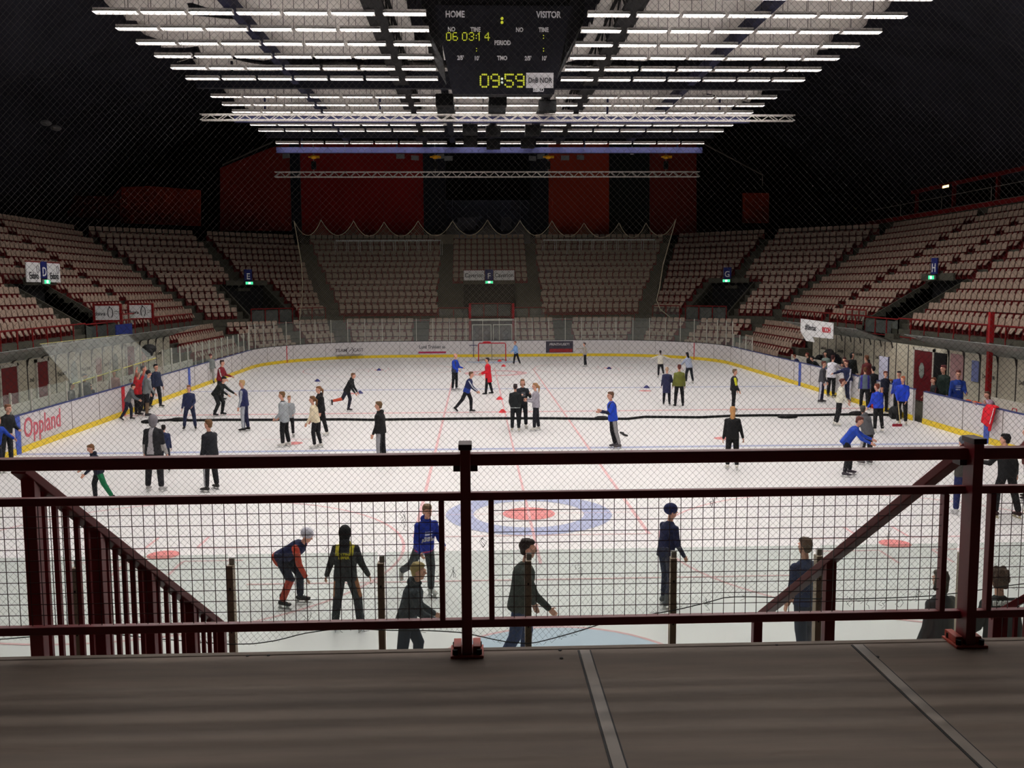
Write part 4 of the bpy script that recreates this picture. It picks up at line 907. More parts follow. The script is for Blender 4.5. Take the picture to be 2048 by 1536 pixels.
# stairs going down either side
def stair_rail(A, B_, newel_u, bal, lbl, zlow=.9):
    A, B_ = Vector([float(x) for x in A]), Vector([float(x) for x in B_])
    r = thing('stair_railing', lbl, 'railing', (A.x, A.y, zlow)); O = Vector(r.location)
    b = MB(); b.bar(A-O, B_-O, .085, .05, up=(0, 0, 1)); b.obj('handrail', RAIL, r, bevel=.006)
    def tt(u):
        lo, hi = -.3, 1.5; f0 = px(A+(B_-A)*lo)[0]-u
        for _ in range(40):
            md = (lo+hi)/2; f = px(A+(B_-A)*md)[0]-u
            if (f > 0) == (f0 > 0): lo = md
            else: hi = md
        return lo
    T = [tt(u) for u in newel_u]
    for t in T: p = A+(B_-A)*t-O; b = MB(); b.box(p.x-.035, p.x+.035, p.y-.035, p.y+.035, 0, p.z); b.obj('newel_post', RAIL, r, bevel=.004)
    if bal:
        for (t0, t1), n in zip(zip(T[:-1], T[1:]), bal):
            for k in range(1, n+1): p = A+(B_-A)*(t0+(t1-t0)*k/(n+1))-O; b = MB(); b.box(p.x-.013, p.x+.013, p.y-.013, p.y+.013, 0, p.z); b.obj('baluster', RAIL, r)
    return A, B_
A1, B1 = aty(38, 938, -32.7), aty(447, 1256, -30.55)
stair_rail(A1, B1, (60, 193, 296, 380, 441), (5, 5, 4, 4), 'descending maroon stair railing with balusters at the left of the platform')
A2, B2 = aty(1943, 893, -32.75), aty(1512, 1240, -30.55)
stair_rail(A2, B2, (1660, 1514), None, 'descending maroon stair handrail without balusters at the right')
A3, B3 = aty(2150, 1140, -31.2), aty(1985, 1233, -30.7)
stair_rail(A3, B3, (1991, 2120), (5,), 'small red stair railing with balusters low at the right edge')
b = MB(); b.box(-6.5, 6.5, YE+.0, -30.25, .6, .9); tag(b.obj('floor', GREYD), kind='structure')
b = MB(); b.box(-6.5, 6.5, YE-.1, YE-.02, .6, ZP-.22); tag(b.obj('wall_front', GREYD), kind='structure')
for sx, nm in ((-1, 'left'), (1, 'right')):
    b = MB(); x0 = -5.2 if sx < 0 else 1.75
    for i in range(9): b.box(x0, x0+1.6, YE+.02+.24*i, YE+.02+.24*(i+1), .9, ZP-.24*(i+1))
    tag(b.obj('stair_flight', GREYD), 'concrete stair flight going down from the platform on the %s' % nm, 'stairs')
b = MB(); b.box(-20, 20, -41.6, -41, .0, 9); tag(b.obj('wall_front', BLK), kind='structure')
b = MB(); b.box(-20, 20, -41.5, -35.2, 7.0, 7.3); tag(b.obj('ceiling', GREYD), kind='structure')
# ================================================================ NEAR SAFETY NET
from mathutils import noise
YN = -30.42
ropepx = [(-60, 1270), (0, 1275), (120, 1263), (205, 1260), (277, 1269), (326, 1275), (456, 1284), (512, 1282), (560, 1275), (605, 1264), (655, 1258), (690, 1256), (780, 1259), (860, 1259), (925, 1262), (1005, 1278), (1060, 1281), (1110, 1268), (1150, 1257), (1220, 1236), (1270, 1227), (1350, 1213), (1410, 1200), (1450, 1190), (1500, 1191), (1600, 1196), (1700, 1197), (1870, 1193), (1945, 1187), (2048, 1173), (2120, 1166)]
rope = [aty(u, v, YN) for u, v in ropepx]; rx = [p[0] for p in rope]; rz = [p[2] for p in rope]
rx = [-7.5]+rx+[6.2]; rz = [rz[0]]+rz+[rz[-1]]
def zbot(x): return float(np.interp(x, rx, rz))
NETM = mat('net_thread', (112, 110, 106), .7, var=.1)
net = thing('safety_net', 'large diamond mesh safety net hanging over the near end glass', 'net', (0, YN, 0))
SX, SZ, XA, XB, ZA, ZB = .0500, .0515, -6.2, 5.2, 2.2, 8.0
b = MB()
def disp(x, z):
    a = max(0., 1-(z-2.3)/2.2)**2
    dx = (noise.noise(Vector((x*1.3, z*1.3, 5)))*.05+noise.noise(Vector((x*5, z*4, 9)))*.03)*(a+.12); dz = noise.noise(Vector((x*1.1, z*1.5, 15)))*.06*(a+.15)
    return dx, .12*noise.noise(Vector((x*.3, z*.3, 2))), dz
NTH = .0009
slope = SZ/SX
for sgn in (1, -1):
    n0 = int((XA-(ZB-ZA)/slope)/SX)-1; n1 = int((XB+(ZB-ZA)/slope)/SX)+1
    for k in range(n0, n1):
        xs0 = k*SX  # x at z=ZA
        pts = []; nseg = 30
        for i in range(nseg+1):
            z = ZA+(ZB-ZA)*(i/nseg); x = xs0+sgn*(z-ZA)/slope
            if x < XA or x > XB: continue
            if z < zbot(x): continue
            if not pts:   # start exactly on the rope where the strand meets it
                pts.append((x, z)); 
                for _ in range(12):
                    z2 = z-.02*(_+1); x2 = xs0+sgn*(z2-ZA)/slope
                    if z2 < zbot(x2) or z2 < ZA: break
                    pts[0] = (x2, z2)
                if pts[0] != (x, z): pts.append((x, z))
            else: pts.append((x, z))
        if len(pts) > 1:
            P3 = []
            for x, z in pts: dx, dy, dz = disp(x, z); P3.append((x+dx, dy, z+dz))
            b.tube(P3, NTH, 3, cap=False)
b.obj('mesh_threads', NETM, net)
b = MB(); q_ = .0021
for i in range(int(XA/SX*2), int(XB/SX*2)):
    for j in range(0, int((ZB-ZA)/SZ*2)):
        if (i+j) % 2: continue
        x, z = i*SX/2, ZA+j*SZ/2
        if z < zbot(x): continue
        dx, dy, dz = disp(x, z); x += dx; z += dz
        b.add([(x-q_, dy, z), (x, dy-q_, z), (x+q_, dy, z), (x, dy+q_, z), (x, dy, z-q_), (x, dy, z+q_)], [(0, 1, 5), (1, 2, 5), (2, 3, 5), (3, 0, 5), (1, 0, 4), (2, 1, 4), (3, 2, 4), (0, 3, 4)])
b.obj('knots', NETM, net)
b = MB(); RP = mat('net_rope', (58, 60, 58), .8)
xs = np.linspace(-6.2, 5.2, 140); P3 = []
for x in xs: dx, dy, dz = disp(x, zbot(x)); P3.append((x, dy, zbot(x)+dz*.3))
b.tube(P3, .0042, 5); b.obj('bottom_rope', RP, net)
b = MB(); b.tube([(-6.2, 0, 8), (5.2, 0, 8)], .01, 5); b.obj('top_cable', RP, net)
b = MB()
for k in range(150):
    x = random.choice(list(xs))+random.uniform(-.05, .05); z = zbot(x)+disp(x, zbot(x))[2]*.3
    if random.random() < .45: continue
    L = random.uniform(.012, .045); b.tube([(x, 0, z), (x+random.uniform(-.03, .03), -.005, z-L*.6), (x+random.uniform(-.04, .04), 0, z-L)], .0016, 4)
for u, v, n in ((808, 1025, 4), (813, 1045, 2), (905, 1140, 3), (655, 1088, 1), (1425, 1010, 2), (1430, 1000, 2), (1165, 1140, 2), (1780, 1060, 3), (1838, 1186, 3), (1700, 1195, 3), (1730, 1197, 2), (1770, 1199, 3), (1800, 1197, 2), (1640, 1200, 3), (1415, 1203, 3), (1925, 1192, 3), (1985, 1140, 2), (885, 1150, 3), (615, 1225, 3), (960, 1080, 3), (1155, 1130, 2)):
    q = aty(u, v, YN)
    for _ in range(n):
        a = Vector((q[0]+random.uniform(-.03, .03), random.uniform(-.01, .01), q[2]+random.uniform(-.03, .03))); b.tube([a, a+Vector((random.uniform(-.02, .02), 0, random.uniform(-.03, .01))), a+Vector((random.uniform(-.03, .03), 0, random.uniform(-.05, -.02))), a+Vector((random.uniform(-.02, .02), 0, random.uniform(-.07, -.04)))], .0017, 4)
b.obj('loose_strings', RP, net)
# ================================================================ FAR NET
YF = 31.05
fn = thing('protective_net', 'pale scalloped net curtain hanging behind the far end glass', 'net', (0, YF, 0))
FM = mat('far_net_thread', (150, 140, 122), .8); FR = mat('far_net_rope', (170, 160, 136), .7)
pk = [aty(u, v, YF) for u, v in ((588, 442), (642, 440), (707, 442), (768, 444), (836, 442), (905, 442), (975, 440), (1040, 441), (1104, 442), (1168, 446), (1238, 446), (1292, 446), (1352, 438))]
def topz(x):
    for a, c in zip(pk[:-1], pk[1:]):
        if a[0] <= x <= c[0]:
            t = (x-a[0])/(c[0]-a[0]); return a[2]+(c[2]-a[2])*t-1.05*4*t*(1-t)
    return None
lc = [aty(u, v, YF) for u, v in ((588, 442), (595, 480), (602, 520), (605, 560), (604, 600), (599, 640))]; rc = [aty(u, v, YF) for u, v in ((1352, 438), (1340, 480), (1326, 530), (1319, 575), (1313, 600), (1320, 618), (1342, 636))]
def lx(z): return float(np.interp(z, [p[2] for p in lc][::-1], [p[0] for p in lc][::-1]))
def rxx(z): return float(np.interp(z, [p[2] for p in rc[:5]][::-1], [p[0] for p in rc[:5]][::-1]))
b = MB(); ST = .16; zlo = 2.6
def inside(x, z):
    if z < zlo or not (lx(z) <= x <= rxx(z)): return False
    t = topz(x); return t is not None and z <= t
for sgn in (1, -1):
    for k in range(int(-24/ST), int(24/ST)):
        run = []
        for i in range(0, 52):
            z = zlo+i*.14; x = k*ST+sgn*(z-zlo)*.95
            if inside(x, z): run.append((x, .15*math.sin(x*1.3), z))
            else:
                if len(run) > 1: b.tube([run[0], run[len(run)//2], run[-1]] if len(run) > 2 else run, .0055, 3, cap=False)
                run = []
        if len(run) > 1: b.tube([run[0], run[-1]], .0055, 3, cap=False)
b.obj('mesh_threads', FM, fn)
for a, c in zip(pk[:-1], pk[1:]):
    b = MB(); b.tube([(a[0]+(c[0]-a[0])*t, 0, a[2]+(c[2]-a[2])*t-1.05*4*t*(1-t)) for t in np.linspace(0, 1, 12)], .02, 5); b.obj('scalloped_rope', FR, fn)
b = MB(); b.tube([(p[0], 0, p[2]) for p in lc], .035, 5); b.obj('edge_rope', FR, fn); b = MB(); b.tube([(p[0], 0, p[2]) for p in rc], .035, 5); b.obj('edge_rope', FR, fn)
b = MB(); [b.tube([(p[0], 0, p[2]), (p[0], -.3, 12.8)], .008, 3) for p in pk]; b.obj('suspension_line', DARK, fn)
# ================================================================ PEOPLE
def capsule(b, p0, p1, r0, r1, n=12):
    p0, p1 = Vector(p0), Vector(p1); d = (p1-p0); L = d.length
    if L < 1e-5: return
    d /= L; pts = []; R = []
    for a in (-80, -50, -20): pts.append(p0+d*r0*math.sin(math.radians(a))); R.append(r0*math.cos(math.radians(a)))
    for a in (20, 50, 80): pts.append(p1+d*r1*math.sin(math.radians(a))); R.append(r1*math.cos(math.radians(a)))
    b.tube(pts, R, n)
def loft(b, st, X, n=18):
    """st: (centre, half width, half depth); X lateral unit vector"""
    vs = []; fs = []; X = Vector(X)
    for i, (c, a, d_) in enumerate(st):
        c = Vector(c); t = (Vector(st[min(i+1, len(st)-1)][0])-Vector(st[max(i-1, 0)][0])).normalized(); Y = t.cross(X).normalized()
        for k in range(n):
            q = 2*math.pi*k/n; ca, sa = math.cos(q), math.sin(q)
            vs.append(c+X*(a*math.copysign(abs(ca)**.85, ca))+Y*(d_*math.copysign(abs(sa)**.85, sa)))
    m_ = len(st)
    for i in range(m_-1):
        for k in range(n): fs.append((i*n+k, i*n+(k+1) % n, (i+1)*n+(k+1) % n, (i+1)*n+k))
    fs += [tuple(range(n-1, -1, -1)), tuple(range((m_-1)*n, m_*n))]
    b.add(vs, fs)
def remesh(b, vox, smooth=4):
    me = bpy.data.meshes.new('t'); me.from_pydata(b.v, [], b.f); o = bpy.data.objects.new('t', me); C.objects.link(o)
    r = o.modifiers.new('r', 'REMESH'); r.mode = 'VOXEL'; r.voxel_size = vox
    if smooth: s = o.modifiers.new('s', 'SMOOTH'); s.iterations = smooth; s.factor = .5
    dg = bpy.context.evaluated_depsgraph_get(); dg.update()
    out = bpy.data.meshes.new_from_object(o.evaluated_get(dg)); bpy.data.objects.remove(o); bpy.data.meshes.remove(me)
    out.polygons.foreach_set('use_smooth', [True]*len(out.polygons)); return out
def dirv(flex, abd=0., side=1):
    f, a = math.radians(flex), math.radians(abd)
    return Vector((side*math.sin(a), -math.sin(f)*math.cos(a), -math.cos(f)*math.cos(a)))
SKIN = mat('skin', (214, 160, 138), .55, var=.05); LIP = mat('lips', (170, 90, 84), .5); EYED = mat('eye_dark', (48, 36, 32), .4)
def cm(rgb, nm=None): return mat(nm or 'cloth_%d_%d_%d' % rgb, rgb, .8, var=.14, scale=9)
def segd(c, a, b_):
    ab = b_-a; t = np.clip(((c-a)@ab)/(ab@ab), 0, 1); q = a+t[:, None]*ab; return np.linalg.norm(c-q, axis=1), t, c-q
def person(u, v, H, yaw, label, top=(30, 30, 34), legs=(24, 24, 28), hair=(90, 66, 44), style='short', boots=(30, 30, 32), lean=4, head=0, nod=0, la=(4, 8, 14), ra=(4, 8, 14), ll=(2, 4, 4), rl=(-2, 4, 4), tilt=0,
           paint=(), lpaint=(), long_=0., loose=1.7, hood=False, at=None, skates=True, skirt=None, sit=None, group=None, blade=(205, 205, 205), twist=0):
    g = np.array(at) if at is not None else atz(u, v, 0.)
    hv = None
    if H > 100: hv = H; H = 1.7
    def build_top(k):
        sk = .055 if skates else 0; P_ = {}
        for sd, (f, a, kn) in ((1, ll), (-1, rl)):
            ank = dirv(f, a, sd)*.425*k+dirv(f-kn, a*.6, sd)*.42*k; sh = f-kn; fa = 0 if abs(sh) < 30 and f > -18 else sh
            T = Vector((0, -math.cos(math.radians(fa)), math.sin(math.radians(fa)))); U = Vector((0, math.sin(math.radians(fa)), math.cos(math.radians(fa))))
            P_[sd] = min((ank-U*(.085*k+sk)+T*t*k).z for t in (-.06, .19))
        sp = Vector((0, -math.sin(math.radians(lean)), math.cos(math.radians(lean)))); hd = (Vector((0, 0, 1))*.62+sp*.38).normalized()
        return -min(P_.values())+(sp*.5*k+hd*.185*k).z+.128*k+(.012 if style in ('cap', 'helmet', 'hoodup', 'beanie') else 0)
    if hv is not None:
        zt = float(aty(u, hv, g[1])[2]); k_ = .95
        for _ in range(4): k_ *= zt/build_top(k_)
        H = k_*1.79
    if at is None and v is None: pass
    s_ = FPX/depth(g); vox = max(.0085, min(.026, 1.05/s_)); near_ = s_ > 95
    k = H/1.79
    X = Vector((1, 0, 0)); J = {}
    hip0 = Vector((0, 0, 0)); foot = {}
    for sd, nm, (f, a, kn) in ((1, 'L', ll), (-1, 'R', rl)):
        h = Vector((sd*.088*k, 0, 0)); kne = h+dirv(f, a, sd)*.425*k; ank = kne+dirv(f-kn, a*.6, sd)*.42*k
        sh = f-kn; fa = 0 if abs(sh) < 30 and f > -18 else sh
        T = Vector((sd*.18, -math.cos(math.radians(fa)), math.sin(math.radians(fa)))).normalized(); U = Vector((0, math.sin(math.radians(fa)), math.cos(math.radians(fa)))); U = (U-T*U.dot(T)).normalized()
        J[nm+'h'], J[nm+'k'], J[nm+'a'] = h, kne, ank; foot[nm] = (T, U)
    sole = (.085 if skates else .0)*1.0; sk = .055 if skates else 0
    def low(nm): T, U = foot[nm]; a = J[nm+'a']; return min((a-U*(.085*k+sk)+T*t*k).z for t in (-.06, .19))
    zmin = min(low('L'), low('R')); sup = [n for n in 'LR' if low(n) < zmin+.05]
    off = Vector((0, 0, -zmin))
    mx_ = sum((J[n+'a'] for n in sup), Vector())/len(sup); off.x, off.y = -mx_.x, -mx_.y
    for q in J: J[q] = J[q]+off
    P = off.copy(); sp = Vector((math.sin(math.radians(tilt)), -math.sin(math.radians(lean)), math.cos(math.radians(lean)))).normalized()
    Fw = Vector((0, -sp.z, sp.y)).normalized()     # chest forward
    tw = Matrix.Rotation(math.radians(twist), 3, sp); Xs = tw @ X; Fs = tw @ Fw
    N = P+sp*.50*k; hd = (Vector((0, 0, 1))*.62+sp*.38).normalized(); hc = N+hd*.185*k+Fs*.025*k
    for sd, nm, (f, a, e, *r_) in ((1, 'L', la), (-1, 'R', ra)):
        inn = r_[0] if r_ else 0
        S = N-sp*.085*k+Xs*sd*.162*k; E = S+(tw @ dirv(f, a, sd))*.285*k; fd = tw @ dirv(f+e, a, sd); 
        fd = (fd-Xs*sd*math.sin(math.radians(inn))).normalized(); W = E+fd*.25*k
        J[nm+'s'], J[nm+'e'], J[nm+'w'] = S, E, W; J[nm+'f'] = fd
    R = Matrix.Rotation(math.radians(yaw), 4, 'Z')
    # ---- body
    b = MB()
    loft(b, [(P-sp*.08*k, .10*k, .08*k), (P+sp*.0*k, .150*k, .100*k), (P+sp*.1*k, .135*k, .09*k), (P+sp*.2*k, .125*k, .085*k), (P+sp*.33*k, .152*k, .10*k), (P+sp*.41*k, .145*k, .09*k), (P+sp*.47*k, .08*k, .06*k)], Xs)
    capsule(b, N-sp*.05*k, hc-hd*.03*k, .055*k, .05*k)
    for nm in 'LR':
        capsule(b, N-sp*.04*k, J[nm+'s'], .042*k, .05*k); capsule(b, J[nm+'s'], J[nm+'e'], .046*k, .036*k); capsule(b, J[nm+'e'], J[nm+'w'], .036*k, .025*k)
        capsule(b, J[nm+'h'], J[nm+'k'], .078*k, .052*k); capsule(b, J[nm+'k'], J[nm+'a'], .052*k, .036*k)
        T, U = foot[nm]; capsule(b, J[nm+'a']-U*.03*k-T*.02*k, J[nm+'a']-U*.05*k+T*.14*k, .036*k, .028*k)
        # hand: palm, four unequal bent fingers and a thumb leaving the side of the palm
        W, fd = J[nm+'w'], J[nm+'f']; sd = 1 if nm == 'L' else -1
        pn = Fs.cross(fd); pn = (pn if pn.length > .2 else Xs.copy()).normalized()      # palm width axis is Fs-ish when the arm hangs
        wa = (Fs-fd*Fs.dot(fd)); wa = wa.normalized() if wa.length > .3 else Vector((0, 0, 1)); ins = (-Xs*sd-fd*(-Xs*sd).dot(fd)); ins = (ins-wa*ins.dot(wa)).normalized()
        hk = k*(1. if near_ else 1.12)
        loft(b, [(W-fd*.01*hk, .024*hk, .017*hk), (W+fd*.03*hk, .036*hk, .015*hk), (W+fd*.075*hk, .040*hk, .014*hk), (W+fd*.088*hk, .036*hk, .011*hk)], wa, 10)
        fr = .0082*hk if near_ else .0105*hk
        for i, (o_, L) in enumerate(((.030, .066), (.010, .076), (-.010, .070), (-.029, .054))):
            a0 = W+fd*.078*hk+wa*o_*hk; a1 = a0+(fd*.9+ins*.25).normalized()*L*.5*hk; a2 = a1+(fd*.6+ins*.8).normalized()*L*.5*hk
            capsule(b, a0, a1, fr*1.05, fr, 8); capsule(b, a1, a2, fr, fr*.85, 8)
        a0 = W+fd*.025*hk+wa*.028*hk; a1 = a0+(fd*.55+wa*.75+ins*.3).normalized()*.035*hk; a2 = a1+(fd*.85+wa*.25+ins*.5).normalized()*.03*hk
        capsule(b, a0, a1, fr*1.3, fr*1.1, 8); capsule(b, a1, a2, fr*1.1, fr*.9, 8)
    # head frame
    HR = Matrix.Rotation(math.radians(head), 3, 'Z') @ Matrix.Rotation(math.radians(nod+lean*.15), 3, 'X')
    def hp(x, y, z): return hc+HR @ Vector((x, y, z))*k
    for c_, r_ in (((0, .012, .025), (.076, .094, .092)), ((0, -.022, -.035), (.060, .066, .075)), ((0, -.042, -.078), (.036, .034, .034)), ((.077, .012, -.005), (.012, .020, .032)), ((-.077, .012, -.005), (.012, .020, .032)), ((0, -.086, .030), (.05, .018, .012))):
        b.ell(hp(*c_), [q*k for q in r_], HR, 14, 10)
    capsule(b, hp(0, -.085, .018), hp(0, -.106, -.022), .009*k, .014*k, 8)
    me = remesh(b, vox)
    for m_ in (SKIN, LIP, EYED): me.materials.append(m_)
    if len(me.polygons):
        n = len(me.polygons); c = np.empty(n*3); me.polygons.foreach_get('center', c); c = c.reshape(-1, 3)
        loc = (c-np.array(hc))@np.array(HR)/k; mi = np.zeros(n, int)
        fr_ = loc[:, 1] < -.055
        mi[fr_ & (abs(loc[:, 2]+.052) < .005) & (abs(loc[:, 0]) < .024)] = 1
        mi[fr_ & (abs(loc[:, 2]-.010) < .006) & (abs(abs(loc[:, 0])-.031) < .010)] = 2
        me.polygons.foreach_set('material_index', mi)
    root = bpy.data.objects.new('person', me); C.objects.link(root); root.location = [float(q) for q in g]; root.rotation_euler = (0, 0, math.radians(yaw))
    tag(root, label, 'person', group)
    def child(nm, me_, mats):
        for m_ in mats: me_.materials.append(m_)
        o = bpy.data.objects.new(nm, me_); me_.name = nm; C.objects.link(o); o.parent = root; return o
    # ---- top
    b = MB(); L = .02*loose*k
    hem = -.10-long_
    st = [(P+sp*hem*k, .155*k+L+(.05*k if long_ > .25 else 0), .115*k+L+(.04*k if long_ > .25 else 0)), (P+sp*(-.02)*k, .160*k+L, .115*k+L), (P+sp*.12*k, .148*k+L, .105*k+L), (P+sp*.25*k, .148*k+L, .105*k+L), (P+sp*.35*k, .160*k+L, .112*k+L), (P+sp*.42*k, .140*k+L, .098*k+L), (P+sp*.475*k, .085*k+L, .075*k+L*.5), (P+sp*.52*k, .056*k, .056*k)]
    if long_ > .25: st = [((P+Vector((0, 0, 1))*hem*k*.95+Vector((0, .02, 0))), .19*k, .17*k)]+st[1:]
    loft(b, st, Xs)
    for nm in 'LR':
        capsule(b, N-sp*.055*k, J[nm+'s'], .050*k+L*.3, .060*k+L*.4); capsule(b, J[nm+'s'], J[nm+'e'], .058*k+L*.4, .046*k+L*.4); w2 = J[nm+'e'].lerp(J[nm+'w'], .93); capsule(b, J[nm+'e'], w2, .046*k+L*.4, .035*k+L*.3)
    if hood: b.ell(N+sp*.02*k-Fs*.07*k, (.10*k, .065*k, .07*k), None, 12, 8); b.ell(N+sp*.02*k, (.085*k, .085*k, .04*k), None, 12, 8)
    me = remesh(b, vox*1.15, 3); cols = [cm(top)]; n = len(me.polygons); c = np.empty(n*3); me.polygons.foreach_get('center', c); c = c.reshape(-1, 3); mi = np.zeros(n, int)
    arr = lambda q: np.array(q)
    dt, tt_, rt = segd(c, arr(P-sp*.1*k), arr(N)); arms = []
    for nm in 'LR': arms += [segd(c, arr(J[nm+'s']), arr(J[nm+'e'])), segd(c, arr(J[nm+'e']), arr(J[nm+'w']))]
    da = np.min([a[0] for a in arms], axis=0); isarm = (da < .075*k) & (dt > .17*k); lat = (c-arr(P))@arr(Xs); fw = (c-arr(P))@arr(Fs); up_ = (c-arr(P))@arr(sp)/k
    which = np.argmin([a[0] for a in arms], axis=0)
    for rule in paint:
        kd, col = rule[0], rule[1]; cols.append(cm(col)); j = len(cols)-1
        if kd == 'sleeve': mi[isarm] = j
        elif kd == 'lower_sleeve': mi[isarm & ((which == 1) | (which == 3))] = j
        elif kd == 'yoke': mi[(up_ > .36) & ~isarm] = j
        elif kd == 'shoulder': mi[(up_ > .33) & (abs(lat) > .085*k) & (abs(lat) < .15*k)] = j
        elif kd == 'hemband': mi[(up_ < -.04) & ~isarm] = j
        elif kd == 'hemthin': mi[(up_ < -.05) & (up_ > -.075) & ~isarm] = j
        elif kd == 'lower': mi[(up_ < .1) & ~isarm] = j
        elif kd == 'backmid': mi[(abs(lat) < (.045+.04*np.clip((.25-up_)/.3, 0, 1))*k) & (fw < 0) & ~isarm] = j
        elif kd == 'sides': mi[(abs(lat) > .1*k) & ~isarm] = j
        elif kd == 'arm_stripe':
            rr = np.take_along_axis(np.array([a[2] for a in arms]), which[None, :, None], 0)[0]; ou = rr@arr(Xs)*np.sign(lat)
            nn = np.linalg.norm(rr, axis=1)+1e-6; mi[(da < .085*k) & (dt > .13*k) & (ou/nn > (.90 if len(rule) < 3 else rule[2]))] = j
        elif kd == 'chest': mi[(fw > .05*k) & (abs(lat) < .075*k) & (up_ > .2) & (up_ < .36) & ~isarm & (np.sin(up_*90) > -.2)] = j
        elif kd == 'collar': mi[up_ > .49] = j
    me.polygons.foreach_set('material_index', mi); child('coat' if long_ > .25 else ('hoodie' if hood else 'jacket'), me, cols)
    # ---- trousers
    b = MB(); lo = .012*loose*k
    loft(b, [(P-sp*.10*k, .10*k+lo, .085*k+lo), (P-sp*.04*k, .155*k+lo, .11*k+lo), (P+sp*.08*k, .142*k+lo, .098*k+lo)], X)
    legs_ = []
    for nm in 'LR':
        a2 = J[nm+'k'].lerp(J[nm+'a'], .88); capsule(b, J[nm+'h'], J[nm+'k'], .088*k+lo, .060*k+lo*1.2); capsule(b, J[nm+'k'], a2, .060*k+lo*1.2, .044*k+lo*1.2)
        legs_ += [segd, (J[nm+'h'], J[nm+'k'], J[nm+'a'])]
    me = remesh(b, vox*1.15, 3); cols = [cm(legs)]; n = len(me.polygons); c = np.empty(n*3); me.polygons.foreach_get('center', c); c = c.reshape(-1, 3); mi = np.zeros(n, int)
    D = []
    for nm in 'LR': D += [segd(c, arr(J[nm+'h']), arr(J[nm+'k'])), segd(c, arr(J[nm+'k']), arr(J[nm+'a']))]
    wh = np.argmin([d_[0] for d_ in D], axis=0); rr = np.take_along_axis(np.array([d_[2] for d_ in D]), wh[None, :, None], 0)[0]; sg = np.where(wh < 2, 1, -1); nn = np.linalg.norm(rr, axis=1)+1e-6
    for rule in lpaint:
        kd, col = rule[0], rule[1]; cols.append(cm(col)); j = len(cols)-1
        if kd == 'stripe': mi[(rr[:, 0]*sg/nn > (rule[2] if len(rule) > 2 else .88))] = j
        elif kd == 'left_leg': mi[wh < 2] = j
        elif kd == 'lower': mi[(wh == 1) | (wh == 3)] = j
        elif kd == 'left_lower': mi[(wh == 1)] = j
        elif kd == 'right_lower': mi[(wh == 3)] = j
        elif kd == 'thigh_side': mi[((wh == 0) | (wh == 2)) & (rr[:, 0]*sg/nn > .55)] = j
    me.polygons.foreach_set('material_index', mi); child('trousers', me, cols)
    # ---- boots and blades
    bm_ = cm(boots)
    for nm in 'LR':
        T, U = foot[nm]; a = J[nm+'a']; b = MB(); Z = T.cross(U)
        capsule(b, a+U*.09*k, a-U*.03*k, .050*k, .046*k, 10); loft(b, [(a-U*.045*k-T*.075*k, .030*k, .030*k), (a-U*.04*k-T*.05*k, .042*k, .045*k), (a-U*.045*k+T*.04*k, .045*k, .042*k), (a-U*.055*k+T*.13*k, .046*k, .032*k), (a-U*.06*k+T*.185*k, .034*k, .022*k)], Z, 10)
        bo = MB(); me = remesh(b, max(vox, .011), 2); o = child('ice_skate' if skates else 'shoe', me, [bm_])
        if skates:
            b = MB(); z0 = a-U*(.085*k+sk-.002)
            def bx_(t0, t1, w_, u0, u1): 
                vs = [z0+T*t+Z*w*w_/2+U*h for h in (u0, u1) for t, w in ((t0, -1), (t1, -1), (t1, 1), (t0, 1))]
                b.add(vs, [(0, 1, 2, 3), (7, 6, 5, 4), (0, 4, 5, 1), (1, 5, 6, 2), (2, 6, 7, 3), (3, 7, 4, 0)])
            bx_(-.09*k, .2*k, .008, 0, .022); bx_(-.07*k, -.02*k, .02, .02, .062); bx_(.08*k, .15*k, .02, .02, .062)
            bl = b.obj('blade', cm(blade)); bl.parent = o
    # ---- hair / headwear
    b = MB(); hm = cm(hair); nm_ = 'hair'
    if style == 'bald': b.ell(hp(0, .03, -.0), [q*k for q in (.079, .088, .07)], HR, 12, 8)
    elif style in ('cap', 'beanie', 'helmet', 'hoodup'):
        nm_ = {'cap': 'cap', 'beanie': 'beanie', 'helmet': 'helmet', 'hoodup': 'hood'}[style]; q = {'cap': (.088, .106, .088), 'beanie': (.088, .105, .105), 'helmet': (.1, .125, .105), 'hoodup': (.105, .115, .135)}[style]
        b.ell(hp(0, .02 if style != 'hoodup' else .035, .048 if style != 'hoodup' else .0), [x*k for x in q], HR, 16, 10)
        if style == 'cap': b.ell(hp(0, -.10, .03), [x*k for x in (.06, .05, .012)], HR, 12, 6)
        if style == 'hoodup': b.ell(hp(0, .05, -.1), [x*k for x in (.09, .08, .07)], HR, 12, 8)
    else:
        b.ell(hp(0, .036, .050), [x*k for x in (.083, .090, .082)], HR, 16, 10); b.ell(hp(0, -.030, .092), [x*k for x in (.060, .058, .034)], HR, 12, 8); b.ell(hp(0, .062, -.02), [x*k for x in (.066, .045, .055)], HR, 12, 8)
        for q in range(9): a_ = q*2.399; b.ell(hp(.05*math.cos(a_), .02+.055*math.sin(a_), .115), [x*k for x in (.028, .03, .022)], HR, 8, 6)
        if style == 'pony': capsule(b, hp(0, .10, .05), hp(0, .165, -.02), .034*k, .042*k); capsule(b, hp(0, .165, -.02), hp(0, .15, -.24), .042*k, .018*k)
        if style == 'long':
            capsule(b, hp(0, .07, .02), hp(0, .085, -.16), .075*k, .07*k); capsule(b, hp(.02, .085, -.16), hp(.02, .10, -.32), .065*k, .03*k)
        if style == 'curly':
            for q in range(26): t_ = q*2.4; b.ell(hp(.085*math.cos(t_)*(1-abs(q-13)/26), .03+.085*math.sin(t_)*.9, -.05+.008*q), [x*k for x in (.038, .038, .036)], HR, 8, 6)
        if style == 'bun': b.ell(hp(0, .12, .06), [x*k for x in (.04, .04, .04)], HR, 10, 8)
